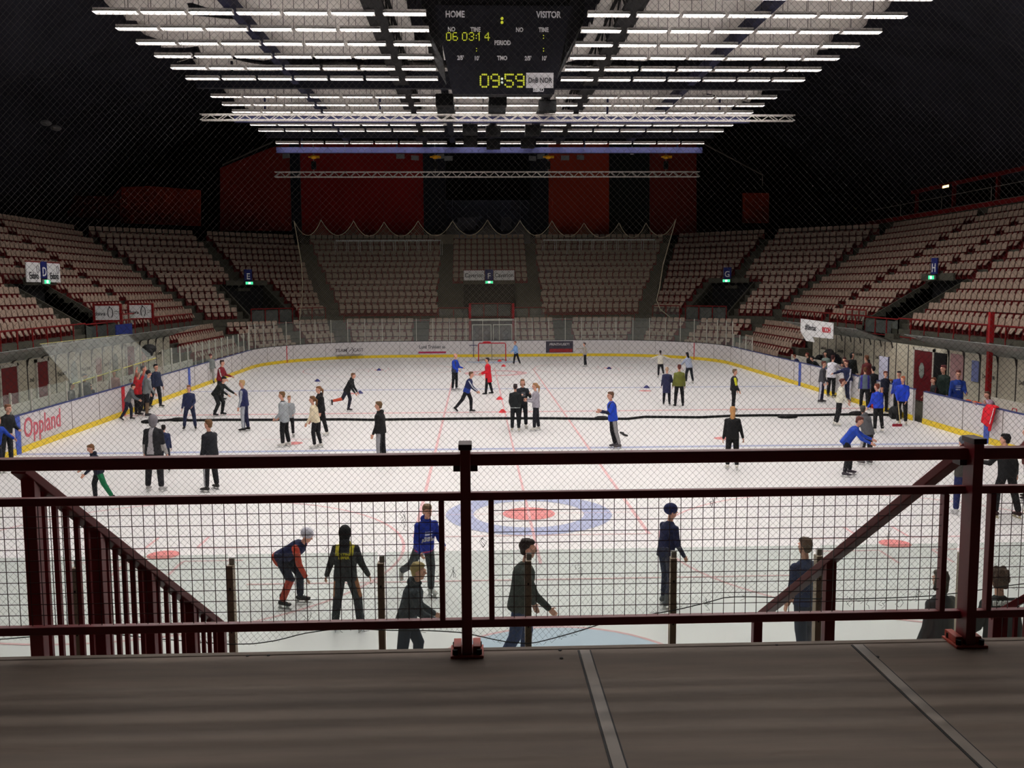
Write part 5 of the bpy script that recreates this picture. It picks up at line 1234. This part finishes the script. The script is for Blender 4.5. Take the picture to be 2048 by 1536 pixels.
        if style == 'bob':
            for q in (-1, 1): capsule(b, hp(q*.06, .02, .02), hp(q*.07, .0, -.09), .035*k, .03*k)
            capsule(b, hp(0, .06, .0), hp(0, .07, -.1), .07*k, .05*k)
    me = remesh(b, max(vox, .012), 2); child(nm_, me, [hm]); root['_k'] = k
    root['h'] = 0; del root['h']; del root['_k']
    return root, dict(P=P, N=N, hc=hc, HR=HR, k=k, sp=sp, Fs=Fs, Xs=Xs, J=J, R=R, g=Vector([float(q) for q in g]))
WHB = (215, 212, 205); BK = (22, 22, 26); NV_ = (26, 34, 66); GY = (120, 122, 126)
PL = []
def pp(*a, **k_): PL.append(person(*a, **k_)); return PL[-1]
# --- nearest skaters, behind the end glass
a1 = pp(583, 1212, 1052, 75, 'bent over skater in navy and orange suit with pale helmet', top=(30, 36, 70), legs=(34, 40, 58), hair=(196, 196, 206), style='helmet', boots=(50, 50, 54), lean=58, nod=10, la=(-42, 12, 6), ra=(14, 6, 18), ll=(40, 6, 42), rl=(30, 6, 52), paint=(('sleeve', (190, 74, 56)), ('hemband', (196, 74, 52))), lpaint=(('right_lower', (170, 66, 52)), ('left_lower', (34, 40, 58))))
a2 = pp(696, 1262, 1050, 176, 'skater seen from behind in black suit with yellow shoulders and bronze thighs', top=(40, 42, 46), legs=(46, 50, 56), hair=(20, 22, 22), style='hoodup', boots=(40, 84, 140), lean=10, head=-18, la=(-4, 20, 30), ra=(4, 20, 22), ll=(14, 9, 24), rl=(12, 12, 22), paint=(('shoulder', (176, 166, 50)),), lpaint=(('thigh_side', (150, 96, 62)),), hood=True)
a3 = pp(806, 1345, 1.60, 92, 'blond boy in dark hoodie skating right past the near glass', top=(52, 58, 66), legs=(40, 46, 58), hair=(168, 146, 98), lean=16, la=(14, 6, 40), ra=(18, 6, 46), ll=(22, 4, 26), rl=(-8, 4, 24), hood=True, at=[*atz(800, 1126, 1.60)[:2], 0])
a4 = pp(862, 1192, 1003, 28, 'smiling boy in blue hoodie with white print and pale skates', top=(28, 48, 140), legs=(62, 66, 72), hair=(118, 96, 70), boots=(200, 200, 196), lean=16, head=10, nod=6, la=(20, 12, 52, 20), ra=(10, 12, 44, 10), ll=(6, 4, 14), rl=(-26, 10, 34), paint=(('chest', (200, 205, 220)), ('hemthin', (180, 40, 90))), hood=True)
a5 = pp(1022, 1355, 1.80, 92, 'dark haired skater in grey green jacket and blue jeans moving right', top=(56, 62, 60), legs=(52, 66, 104), hair=(54, 44, 40), lean=9, la=(8, 6, 14), ra=(22, 6, 24), ll=(14, 4, 18), rl=(-10, 4, 20), at=[*atz(1022, 1081, 1.80)[:2], 0])
a6 = pp(1330, 1214, 1008, 118, 'skater in plain navy suit and navy helmet at the third post', top=(28, 34, 66), legs=(38, 44, 72), hair=(30, 36, 80), style='helmet', boots=(92, 96, 100), lean=9, head=-20, la=(4, 4, 22), ra=(8, 4, 24), ll=(10, 2, 14), rl=(4, 2, 16), loose=.6)
a7 = pp(1622, 1325, 1.72, 196, 'brown haired skater seen from behind in navy T-shirt and dark jeans', top=(44, 54, 88), legs=(50, 56, 72), hair=(98, 80, 66), lean=5, head=10, la=(2, 8, 12), ra=(4, 9, 10), ll=(-10, 6, 8), rl=(14, 6, 18), paint=(('lower_sleeve', (200, 150, 130)),), at=[*atz(1622, 1079, 1.72)[:2], 0])
a8 = pp(1893, 1400, 1.70, 200, 'person in long dark coat half hidden by the right railing post', top=(48, 50, 54), legs=(36, 38, 48), hair=(74, 66, 60), style='bob', long_=.3, lean=4, la=(2, 10, 16), ra=(2, 14, 16), at=[*atz(1893, 1146, 1.70)[:2], 0])
a9 = pp(2008, 1395, 1.75, 178, 'curly haired person seen from behind in black jacket with white back lettering', top=(40, 42, 44), legs=(34, 38, 44), hair=(84, 62, 52), style='curly', lean=5, la=(4, 16, 40), ra=(2, 14, 14), loose=1.3, at=[*atz(2008, 1146, 1.75)[:2], 0])
a10 = pp(1928, 1030, 873, 182, 'person in grey cap with arms spread, behind the right railing post', top=(70, 68, 64), legs=(36, 44, 92), hair=(92, 96, 108), style='beanie', boots=(200, 200, 200), lean=6, la=(0, 36, 12), ra=(4, 34, 12), ll=(2, 4, 4), rl=(14, 14, 30), paint=(('yoke', (108, 44, 44)),))
a11 = pp(2013, 1036, 869, 195, 'black haired skater in black tracksuit near the right edge, fist raised', top=(28, 28, 30), legs=(30, 30, 32), hair=(20, 18, 20), boots=(60, 36, 36), blade=(190, 180, 150), lean=8, head=20, la=(28, 28, 60, 20), ra=(-2, 22, 20), ll=(14, 8, 16), rl=(-4, 12, 8))
a12 = pp(2056, 1000, 1.70, 250, 'person in dark red top cut off by the right edge', top=(84, 34, 32), legs=(30, 30, 34), hair=(60, 30, 24), la=(40, 10, 60), ra=(40, 10, 60))
# --- left part of the near zone
pp(208, 1006, 887, 292, 'brown haired child in navy hoodie and trousers with green side', top=(28, 32, 50), legs=(30, 34, 38), hair=(122, 86, 58), lean=16, nod=14, la=(16, 8, 30), ra=(22, 8, 40), ll=(-18, 4, 10), rl=(18, 4, 20), hood=True, lpaint=(('stripe', (24, 110, 70), .35),))
pp(310, 984, 828, 172, 'tall skater seen from behind with grey hood and grey panelled black jacket', top=(34, 34, 38), legs=(32, 32, 36), hair=(122, 118, 124), style='hoodup', boots=(170, 168, 166), lean=6, la=(2, 12, 14), ra=(2, 10, 14), paint=(('lower_sleeve', (176, 172, 170)), ('backmid', (176, 172, 176))), ll=(4, 7, 6), rl=(0, 7, 4))
pp(331, 944, 850, 200, 'navy clad skater mostly hidden behind the grey hooded one', top=(28, 38, 72), legs=(30, 32, 44), hair=(30, 26, 26), lean=16, ll=(20, 4, 20))
pp(424, 982, 840, 238, 'brown haired boy in dark jacket and black trousers with white side stripes', top=(28, 30, 36), legs=(26, 26, 30), hair=(112, 80, 52), boots=(56, 54, 54), lean=4, head=10, la=(4, 6, 10), ra=(4, 6, 10), ll=(-2, 12, 4), rl=(8, 8, 12), lpaint=(('stripe', (170, 170, 176), .93),))
pp(8, 912, 1.74, 70, 'person in black jacket leaning at the left edge beside the blue line', top=(26, 28, 30), legs=(28, 30, 34), hair=(130, 88, 66), lean=12, la=(8, 10, 60, 30), ra=(8, 10, 40, 20), at=[*atz(7, 808, 1.74)[:2], 0])
pp(-14, 955, 1.60, 60, 'person in blue sweater cut off by the left edge', top=(26, 62, 160), legs=(26, 30, 44), hair=(110, 80, 60), lean=20, la=(50, 8, 14), ra=(30, 10, 20), boots=(110, 80, 70), at=[*atz(-14, 842, 1.45)[:2], 0])
pp(380, 860, 770, 12, 'child in navy tracksuit with white sleeve stripes facing the camera', top=(34, 42, 74), legs=(32, 40, 68), hair=(140, 92, 60), lean=3, la=(20, 10, 30, 30), ra=(4, 12, 12), ll=(3, 9, 4), rl=(3, 12, 6), paint=(('arm_stripe', (190, 190, 200)), ), lpaint=(('stripe', (120, 124, 140), .95),))
pp(437, 832, 752, 75, 'crouching skater all in black with one arm forward', top=(28, 32, 32), legs=(26, 30, 32), hair=(24, 22, 24), lean=38, nod=20, la=(46, 8, 10), ra=(38, 8, 22), ll=(34, 6, 46), rl=(26, 8, 50))
pp(441, 802, 720, 80, 'skater in dark red jacket with white shoulder stripe', top=(128, 28, 42), legs=(26, 26, 30), hair=(58, 34, 34), lean=10, la=(22, 6, 50), ra=(14, 6, 40), paint=(('arm_stripe', (220, 215, 215)),))
pp(423, 768, 707, 190, 'skater in grey hoodie and dark red cap with one arm held out', top=(122, 128, 126), legs=(150, 150, 146), hair=(86, 34, 40), style='cap', lean=5, head=-60, la=(14, 40, 24), ra=(4, 8, 30))
pp(492, 863, 760, 265, 'blond boy in navy track jacket with grey side stripes', top=(34, 40, 84), legs=(36, 40, 70), hair=(196, 160, 112), lean=4, la=(4, 6, 12), ra=(-2, 6, 12), ll=(4, 2, 6), rl=(-2, 2, 6), paint=(('arm_stripe', (168, 172, 180), .6),), lpaint=(('stripe', (168, 172, 180), .55),))
pp(572, 894, 783, 262, 'girl in long grey sweater and white skates, nearer of two in grey', top=(160, 166, 170), legs=(22, 24, 26), hair=(122, 90, 60), style='short', boots=WHB, lean=4, long_=.08, la=(6, 8, 40, 20), ra=(4, 8, 40, 20), ll=(6, 3, 8), rl=(-2, 3, 8), paint=(('collar', (30, 30, 34)),))
pp(580, 874, 791, 20, 'grey clad girl facing the camera behind the long grey sweater', top=(150, 156, 160), legs=(24, 24, 28), hair=(150, 112, 78), boots=(190, 188, 184), long_=.05, la=(10, 8, 50, 30), ra=(10, 8, 50, 30))
pp(636, 897, 792, 262, 'girl in cream sweater, black tights and white skates', top=(222, 208, 178), legs=(24, 24, 28), hair=(120, 84, 56), style='pony', boots=WHB, lean=8, la=(10, 8, 18), ra=(16, 12, 14), ll=(8, 3, 14), rl=(-4, 3, 10), loose=1.3)
pp(646, 872, 772, 300, 'ponytailed girl in black hoodie behind the cream sweater', top=(24, 24, 26), legs=(24, 24, 26), hair=(132, 94, 62), style='pony', boots=WHB, lean=5, la=(2, 8, 12), ra=(4, 12, 16), ll=(-8, 6, 4), rl=(6, 4, 6), hood=True)
pp(697, 823, 745, 88, 'lunging skater in black hoodie with orange sock on the raised rear leg', top=(28, 30, 32), legs=(36, 38, 52), hair=(116, 84, 62), boots=(62, 58, 60), lean=28, la=(16, 8, 14), ra=(10, 8, 24), ll=(14, 3, 26), rl=(-28, 6, 50), hood=True, lpaint=(('right_lower', (200, 86, 62)),))
pp(764, 928, 803, 255, 'boy in black hoodie and trousers with grey side stripes, face to the left', top=(26, 26, 28), legs=(28, 28, 32), hair=(112, 86, 60), boots=(210, 208, 204), lean=3, la=(6, 6, 16), ra=(4, 6, 12), ll=(3, 3, 4), rl=(-2, 3, 4), hood=True, lpaint=(('stripe', (150, 150, 156), .7),))
# --- centre and far
pp(909, 782, 706, 60, 'bald man in blue jacket with grey back standing in the far half', top=(30, 66, 180), legs=(22, 24, 30), hair=(196, 148, 120), style='bald', lean=3, la=(20, 8, 60, 20), ra=(10, 8, 50, 20), paint=(('sides', (60, 66, 84)),), loose=1.4, boots=(150, 146, 150))
pp(927, 826, 743, 85, 'boy in navy and blue jersey with white sleeve stripe skating right', top=(30, 38, 84), legs=(26, 28, 34), hair=(110, 82, 62), lean=18, la=(8, 6, 40), ra=(30, 6, 20), ll=(22, 4, 22), rl=(-26, 5, 14), paint=(('arm_stripe', (200, 204, 214)), ('lower', (36, 62, 150))))
pp(978, 788, 715, 268, 'person in long bright red coat by the far circle', top=(214, 30, 48), legs=(22, 24, 30), hair=(48, 40, 44), skates=False, boots=(24, 24, 28), lean=3, long_=.28, la=(8, 6, 60), ra=(18, 8, 50), ll=(10, 3, 4), rl=(-10, 3, 4))
pp(1031, 864, 768, 178, 'skater in black jacket with pale hem line seen from behind', top=(26, 30, 32), legs=(24, 26, 30), hair=(52, 42, 44), style='bun', boots=(206, 200, 186), lean=3, la=(6, 8, 30, 20), ra=(6, 8, 30, 20), paint=(('hemthin', (180, 186, 184)),), ll=(2, 3, 3), rl=(-1, 3, 3))
pp(1045, 857, 758, 10, 'fair haired skater in black jacket facing the camera, hands raised', top=(28, 32, 40), legs=(26, 28, 36), hair=(140, 106, 80), style='bob', boots=WHB, lean=3, la=(30, 18, 90, 30), ra=(24, 12, 90, 30), ll=(3, 3, 4), rl=(0, 3, 3), paint=(('chest', (130, 134, 140)),))
pp(1073, 862, 766, 262, 'ponytailed girl in lilac grey sweater and white skates facing left', top=(164, 160, 170), legs=(28, 28, 36), hair=(170, 128, 90), style='pony', boots=WHB, lean=2, la=(14, 8, 80, 20), ra=(16, 8, 86, 20), ll=(6, 3, 4), rl=(-4, 3, 4))
pp(1034, 732, 682, 285, 'skater in light blue top right of the far goal', top=(128, 166, 214), legs=(26, 28, 36), hair=(130, 78, 66), boots=WHB, lean=6, la=(14, 14, 30), ra=(20, 12, 30), ll=(-14, 10, 6), rl=(12, 6, 6))
pp(1171, 734, 685, 262, 'skater in beige sweater reaching one arm to the left near the far boards', top=(168, 160, 150), legs=(26, 28, 34), hair=(70, 54, 54), style='bun', boots=(190, 188, 186), lean=4, la=(6, 8, 12), ra=(78, 10, 10), ll=(4, 2, 5), rl=(-2, 2, 8))
pp(1322, 756, 701, 180, 'dark ponytailed skater in cream sweater with both arms spread', top=(206, 200, 186), legs=(26, 26, 32), hair=(26, 22, 26), style='pony', boots=(196, 190, 184), lean=5, la=(10, 72, 6), ra=(10, 72, 6), ll=(4, 3, 6), rl=(-14, 5, 30))
pp(1379, 768, 705, 200, 'skater with long black hair in pale blue grey hoodie bending', top=(158, 166, 186), legs=(26, 30, 38), hair=(18, 18, 22), style='long', boots=WHB, lean=24, nod=10, la=(30, 20, 20), ra=(10, 16, 20), ll=(8, 8, 12), rl=(4, 12, 14), hood=True)
pp(1333, 811, 734, 165, 'blond person in long navy coat standing by the olive jacket', top=(42, 44, 76), legs=(24, 26, 32), hair=(196, 166, 140), style='beanie', lean=6, long_=.32, la=(6, 10, 20), ra=(10, 18, 20), boots=(26, 26, 30), loose=1.5, paint=(('collar', (190, 180, 170)),))
pp(1358, 812, 729, 180, 'person in olive green jacket and black trousers seen from behind', top=(104, 108, 46), legs=(22, 22, 26), hair=(96, 44, 38), skates=False, boots=(22, 22, 24), lean=3, la=(2, 10, 14), ra=(2, 10, 14), loose=1.5, ll=(2, 6, 2), rl=(0, 6, 2))
pp(1466, 823, 738, 85, 'boy in black jersey with yellow shoulder facing right', top=(28, 28, 32), legs=(26, 26, 30), hair=(116, 92, 72), boots=(150, 150, 150), lean=2, la=(10, 6, 14), ra=(12, 6, 14), paint=(('arm_stripe', (206, 206, 50), .5), ('lower_sleeve', (28, 28, 32))), ll=(4, 4, 4), rl=(-2, 6, 4))
pp(1234, 897, 783, 275, 'boy in bright blue jacket facing left with both forearms raised', top=(34, 72, 196), legs=(28, 28, 32), hair=(104, 76, 58), boots=(84, 80, 84), lean=6, la=(26, 8, 84), ra=(8, 10, 84), ll=(-8, 3, 8), rl=(-2, 3, 10), paint=(('shoulder', (26, 34, 70)), ('lower_sleeve', (28, 32, 56))), lpaint=(('stripe', (150, 148, 150), .75),))
pp(1464, 940, 814, 172, 'girl with long blond hair in black jacket, back to the camera', top=(20, 20, 22), legs=(20, 20, 22), hair=(190, 140, 88), style='long', boots=(226, 222, 214), lean=6, la=(2, 8, 14), ra=(6, 16, 12), ll=(4, 3, 6), rl=(-2, 3, 6), loose=1.4)
# --- right part
pp(1671, 852, 757, 78, 'girl in white sweater and black trousers facing right with white skates', top=(226, 222, 206), legs=(26, 26, 30), hair=(94, 48, 42), style='bun', boots=(228, 224, 214), lean=8, la=(12, 6, 40), ra=(14, 6, 20), ll=(-4, 2, 10), rl=(-2, 2, 10), loose=1.4)
pp(1694, 952, 832, 70, 'boy in blue sweater and black shorts bending to the right', top=(38, 72, 176), legs=(30, 30, 34), hair=(104, 62, 56), boots=(72, 66, 74), lean=34, nod=14, la=(48, 6, 20), ra=(36, 8, 30), ll=(20, 6, 22), rl=(8, 16, 18), loose=1.3)
pp(1733, 930, 812, 200, 'person in dark grey hoodie bending beside the blue sweater boy', top=(92, 92, 96), legs=(40, 40, 44), hair=(76, 74, 70), boots=(110, 104, 106), lean=22, head=-50, la=(16, 8, 30), ra=(20, 14, 40), ll=(10, 4, 16), rl=(4, 4, 8), lpaint=(('stripe', (176, 172, 176), .7),), hood=True)
pp(1757, 866, 768, 190, 'auburn haired person in bright blue sweater seen from behind, white skates', top=(40, 70, 196), legs=(20, 20, 22), hair=(122, 62, 46), boots=(230, 226, 218), lean=12, head=20, la=(6, 10, 30), ra=(8, 14, 40), ll=(2, 2, 4), rl=(-6, 2, 6), loose=1.4)
pp(1641, 806, 722, 60, 'man in dark grey sweater and navy shorts at the right blue line', top=(72, 72, 78), legs=(34, 36, 66), hair=(96, 56, 48), boots=(60, 56, 60), lean=5, la=(6, 8, 16), ra=(4, 6, 12), lpaint=(('stripe', (190, 190, 200), .8),), loose=1.3)
pp(1661, 795, 710, 130, 'person in white shirt reaching across to another at the right boards', top=(222, 220, 228), legs=(22, 22, 26), hair=(70, 36, 36), boots=(90, 88, 90), lean=7, la=(10, 8, 20), ra=(60, 10, 20), long_=.05)
pp(1697, 804, 720, 290, 'person in navy track jacket with white sleeve stripe reaching left', top=(34, 40, 76), legs=(32, 36, 60), hair=(84, 44, 44), boots=(120, 116, 124), lean=12, la=(10, 8, 30), ra=(66, 10, 10), paint=(('arm_stripe', (215, 215, 225), .75),), lpaint=(('stripe', (205, 205, 215), .8),), ll=(12, 8, 16), rl=(-8, 10, 6))
pp(1683, 793, 725, 330, 'person in pale top between the white shirt and the navy jacket', top=(196, 196, 206), legs=(40, 38, 46), hair=(44, 30, 34), lean=6)
pp(1728, 820, 735, 160, 'person in grey blue hoodie with violet side, back to the camera', top=(98, 112, 126), legs=(26, 26, 30), hair=(110, 70, 46), style='short', boots=(190, 186, 190), lean=4, paint=(('sides', (58, 52, 140)),))
pp(1746, 818, 733, 190, 'dark haired person in black between grey blue and navy tops', top=(30, 30, 36), legs=(24, 24, 28), hair=(26, 22, 24), lean=4)
pp(1766, 826, 742, 20, 'man in navy T-shirt holding a white cup by the right boards', top=(28, 32, 50), legs=(24, 24, 28), hair=(110, 60, 48), lean=3, la=(20, 14, 84, 10), ra=(4, 8, 14), paint=(('lower_sleeve', (196, 140, 118)),), loose=1.3)
a56 = pp(1803, 850, 752, 330, 'girl in royal blue sweater holding a hockey stick by the right boards', top=(34, 66, 196), legs=(26, 26, 30), hair=(186, 104, 70), style='bun', boots=(222, 216, 204), lean=5, la=(16, 8, 14, 20), ra=(16, 6, 16, 20), loose=1.5)
pp(1796, 832, 742, 320, 'dark haired person in darker blue behind the stick holder', top=(36, 62, 166), legs=(24, 26, 30), hair=(40, 30, 34), lean=3)
pp(1868, 842, 1.64, 262, 'person in black jacket stepping through the gate in the right boards', top=(28, 30, 32), legs=(24, 26, 28), hair=(110, 64, 44), boots=(226, 222, 216), lean=8, la=(10, 8, 40), ra=(14, 8, 50), ll=(34, 4, 60), rl=(2, 3, 4), paint=(('arm_stripe', (120, 50, 50), .97),), at=np.array([15.6, -3.95, .0]))
def behind(u, v, X, H, yaw, label, **k_):  # head top at pixel (u, v), standing behind the boards at x = X
    p = atx(u, v, X); z0 = 0.; at = np.array([p[0], p[1], z0]); return pp(0, 0, float(p[2])/0.985, yaw, label, at=at, **k_)
behind(1893, 731, 16.1, 1.8, 290, 'man in dark green black jacket walking behind the gate', top=(26, 42, 36), legs=(24, 26, 28), hair=(96, 46, 48), lean=8)
behind(1916, 741, 15.9, 1.7, 340, 'person in blue printed jacket behind the right boards', top=(28, 58, 140), legs=(24, 26, 40), hair=(96, 48, 44), lean=8, la=(20, 10, 60, 10), ra=(10, 10, 40), paint=(('chest', (170, 180, 210)),), loose=1.3)
lean61 = behind(1990, 781, 15.5, 1.6, 275, 'girl in pinkish grey hoodie leaning on the right boards, hand at mouth', top=(168, 140, 158), legs=(36, 38, 50), hair=(96, 66, 52), style='long', lean=26, head=10, la=(30, 8, 120), ra=(40, 8, 90))
behind(1601, 707, 15.9, 1.4, 250, 'brown haired person in dark blue bending over the far right boards', top=(30, 40, 84), legs=(24, 26, 40), hair=(120, 66, 44), lean=35)
behind(1625, 705, 15.9, 1.4, 240, 'red haired person in black leaning beyond the right blue line', top=(24, 26, 30), legs=(24, 26, 40), hair=(110, 46, 38), lean=25)
behind(1640, 709, 15.8, 1.4, 250, 'black clothed person bent down behind the right boards', top=(20, 24, 26), legs=(24, 26, 40), hair=(30, 28, 30), lean=40)
behind(1655, 703, 15.8, 1.4, 300, 'person in green grey jacket with dark curly hair behind the boards', top=(120, 136, 130), legs=(24, 26, 40), hair=(38, 46, 42), style='bob', lean=8)
behind(1690, 716, 15.6, 1.4, 320, 'dark auburn haired person just behind the navy track jacket', top=(60, 40, 50), legs=(24, 26, 40), hair=(84, 36, 40), lean=4)
behind(1703, 706, 16.3, 1.4, 10, 'dark hooded person standing at the bench glass', top=(28, 34, 34), legs=(24, 26, 30), hair=(26, 30, 32), style='hoodup', lean=3)
behind(1737, 712, 15.9, 1.4, 200, 'person with brown hair and red top before the paper sheets', top=(110, 50, 50), legs=(24, 26, 30), hair=(110, 70, 50), lean=6)
# --- left group at the red line
pp(276, 832, 745, 150, 'person in red top with both arms raised at the left boards', top=(196, 40, 48), legs=(28, 28, 34), hair=(150, 110, 96), lean=4, la=(150, 14, 10), ra=(158, 10, 8), paint=(('lower_sleeve', (205, 120, 104)),))
pp(294, 834, 740, 120, 'person in grey hoodie and black cap before the red top', top=(128, 132, 134), legs=(30, 30, 36), hair=(24, 26, 32), style='beanie', boots=(52, 50, 54), lean=8, la=(6, 8, 14), ra=(12, 8, 20), lpaint=(('right_lower', (110, 90, 70)),), loose=1.3)
pp(311, 816, 728, 60, 'black haired person in navy jacket standing tall by the left boards', top=(34, 42, 66), legs=(26, 30, 38), hair=(22, 22, 26), style='bun', boots=(70, 70, 70), lean=3, ll=(4, 8, 6), rl=(-6, 10, 8))
pp(253, 843, 768, 100, 'grey hooded skater bending forward beside the red board stripe', top=(88, 92, 96), legs=(30, 34, 50), hair=(60, 36, 34), boots=(56, 52, 54), lean=26, nod=16, la=(20, 8, 40), ra=(24, 8, 40), ll=(18, 4, 22), rl=(-8, 6, 24), hood=True)
behind(283, 733, -14.6, 1.7, 90, 'grey haired person between the raised red arms and the boards', top=(90, 96, 110), legs=(30, 30, 36), hair=(96, 98, 104), lean=4)
for u, v, y_, lb, tp, hr in ((179, 768, 30, 'dark jacketed person seated behind the left glass post', (60, 62, 66), (46, 40, 44)), (164, 748, 60, 'person with dark cap far behind the left glass', (110, 108, 108), (50, 52, 60)), (137, 767, 90, 'person in grey jacket near the left bench glass', (96, 94, 90), (66, 60, 58)), (176, 774, 80, 'second dark haired head low behind the left glass', (70, 74, 90), (44, 34, 34)), (228, 742, 20, 'grey haired person in faded pink shirt behind the left glass', (182, 142, 138), (120, 120, 130)), (258, 759, 70, 'small head showing over the left boards beside the red stripe', (90, 80, 90), (70, 56, 64))):
    behind(u, v, -16.1 if u not in (164,) else -15.9, 1.5, y_, lb, top=tp, legs=(34, 34, 40), hair=hr, lean=10)
# --- things held or worn
def onperson(P_, local, lbl=None): return P_[1]['g']+P_[1]['R'].to_3x3() @ Vector(local)
J = a56[1]['J']; h0 = onperson(a56, J['Rw']+J['Rf']*.06); r = thing('hockey_stick', 'pale hockey stick with red blade held by the girl in royal blue', 'stick', (h0.x, h0.y, 0))
b = MB(); b.bar((0, 0, h0.z+.04), (.06, -.12, .05), .03, .022); b.obj('shaft', mat('stick_wood', (200, 180, 130), .5), r); b = MB(); b.box(-.22, .12, -.14, -.10, .0, .09); b.obj('blade', mat('stick_red', (150, 30, 50), .5), r)
q = atx(1985, 812, 14.93); r = thing('red_jacket', 'bright red jacket with white piping draped over the right boards', 'jacket', (14.93, float(q[1]), 1.2), -H90)
b = MB(); 
loft(b, [((0, .06, .02), .30, .05), ((0, -.04, .03), .30, .05), ((0, -.09, -.1), .30, .05), ((-.04, -.1, -.35), .27, .06), ((-.08, -.1, -.55), .22, .06), ((0, -.08, -.62), .12, .04)], (1, 0, 0), 16); capsule(b, (.22, -.1, -.15), (.1, -.12, -.7), .07, .05); capsule(b, (-.25, -.1, -.1), (-.32, -.12, -.5), .06, .05)
me = remesh(b, .02, 3); me.materials.append(cm((214, 26, 44))); o = bpy.data.objects.new('jacket_body', me); C.objects.link(o); o.parent = r
b = MB(); b.tube([(.3, -.12, 0), (.29, -.16, -.2), (.2, -.18, -.5)], .012, 5); b.obj('piping', WLET, r)
# lettering on clothing
def backtext(P_, s, up_, size, m_, side=-1, sx=1., bold=.002, dist=.16):
    d = P_[1]; p = d['g']+d['R'].to_3x3() @ (d['P']+d['sp']*up_*d['k']+d['Fs']*side*dist*d['k']); ob = P_[0]
    ch = [c for c in bpy.data.objects if c.parent == ob and c.name.split('.')[0] in ('jacket', 'hoodie', 'coat')][0]
    R3 = d['R'].to_3x3(); nz = (R3 @ (d['Fs']*side)).normalized(); up3 = (R3 @ d['sp']).normalized(); xx = up3.cross(nz).normalized()
    M = Matrix((xx, up3, nz)).transposed()
    Wm = Matrix.Translation(p) @ M.to_4x4() @ Matrix.Diagonal((sx, 1, 1, 1))
    t = text(s, size, (0, 0, 0), Matrix.Identity(4), m_, None, 'lettering', bold=bold, ext=.012); root_m = Matrix.Translation(d['g']) @ d['R']
    t.parent = ch; t.matrix_local = root_m.inverted() @ Wm
YL = cm((190, 176, 40)); WT = cm((205, 205, 205))
backtext(a9, 'IDRETTS', .455, .07, WT, -1, 1.1, .003, .14); backtext(a9, 'ENTSKOLE', .37, .07, WT, -1, 1.1, .003, .155)
backtext(a2, 'SKATING', .33, .055, YL, -1, 1.1, .002, .14); backtext(a2, 'LØPER', .28, .055, YL, -1, 1.0, .002, .14)
backtext(a4, 'JUNIOR', .18, .06, WT, 1, 1, .002, .135)
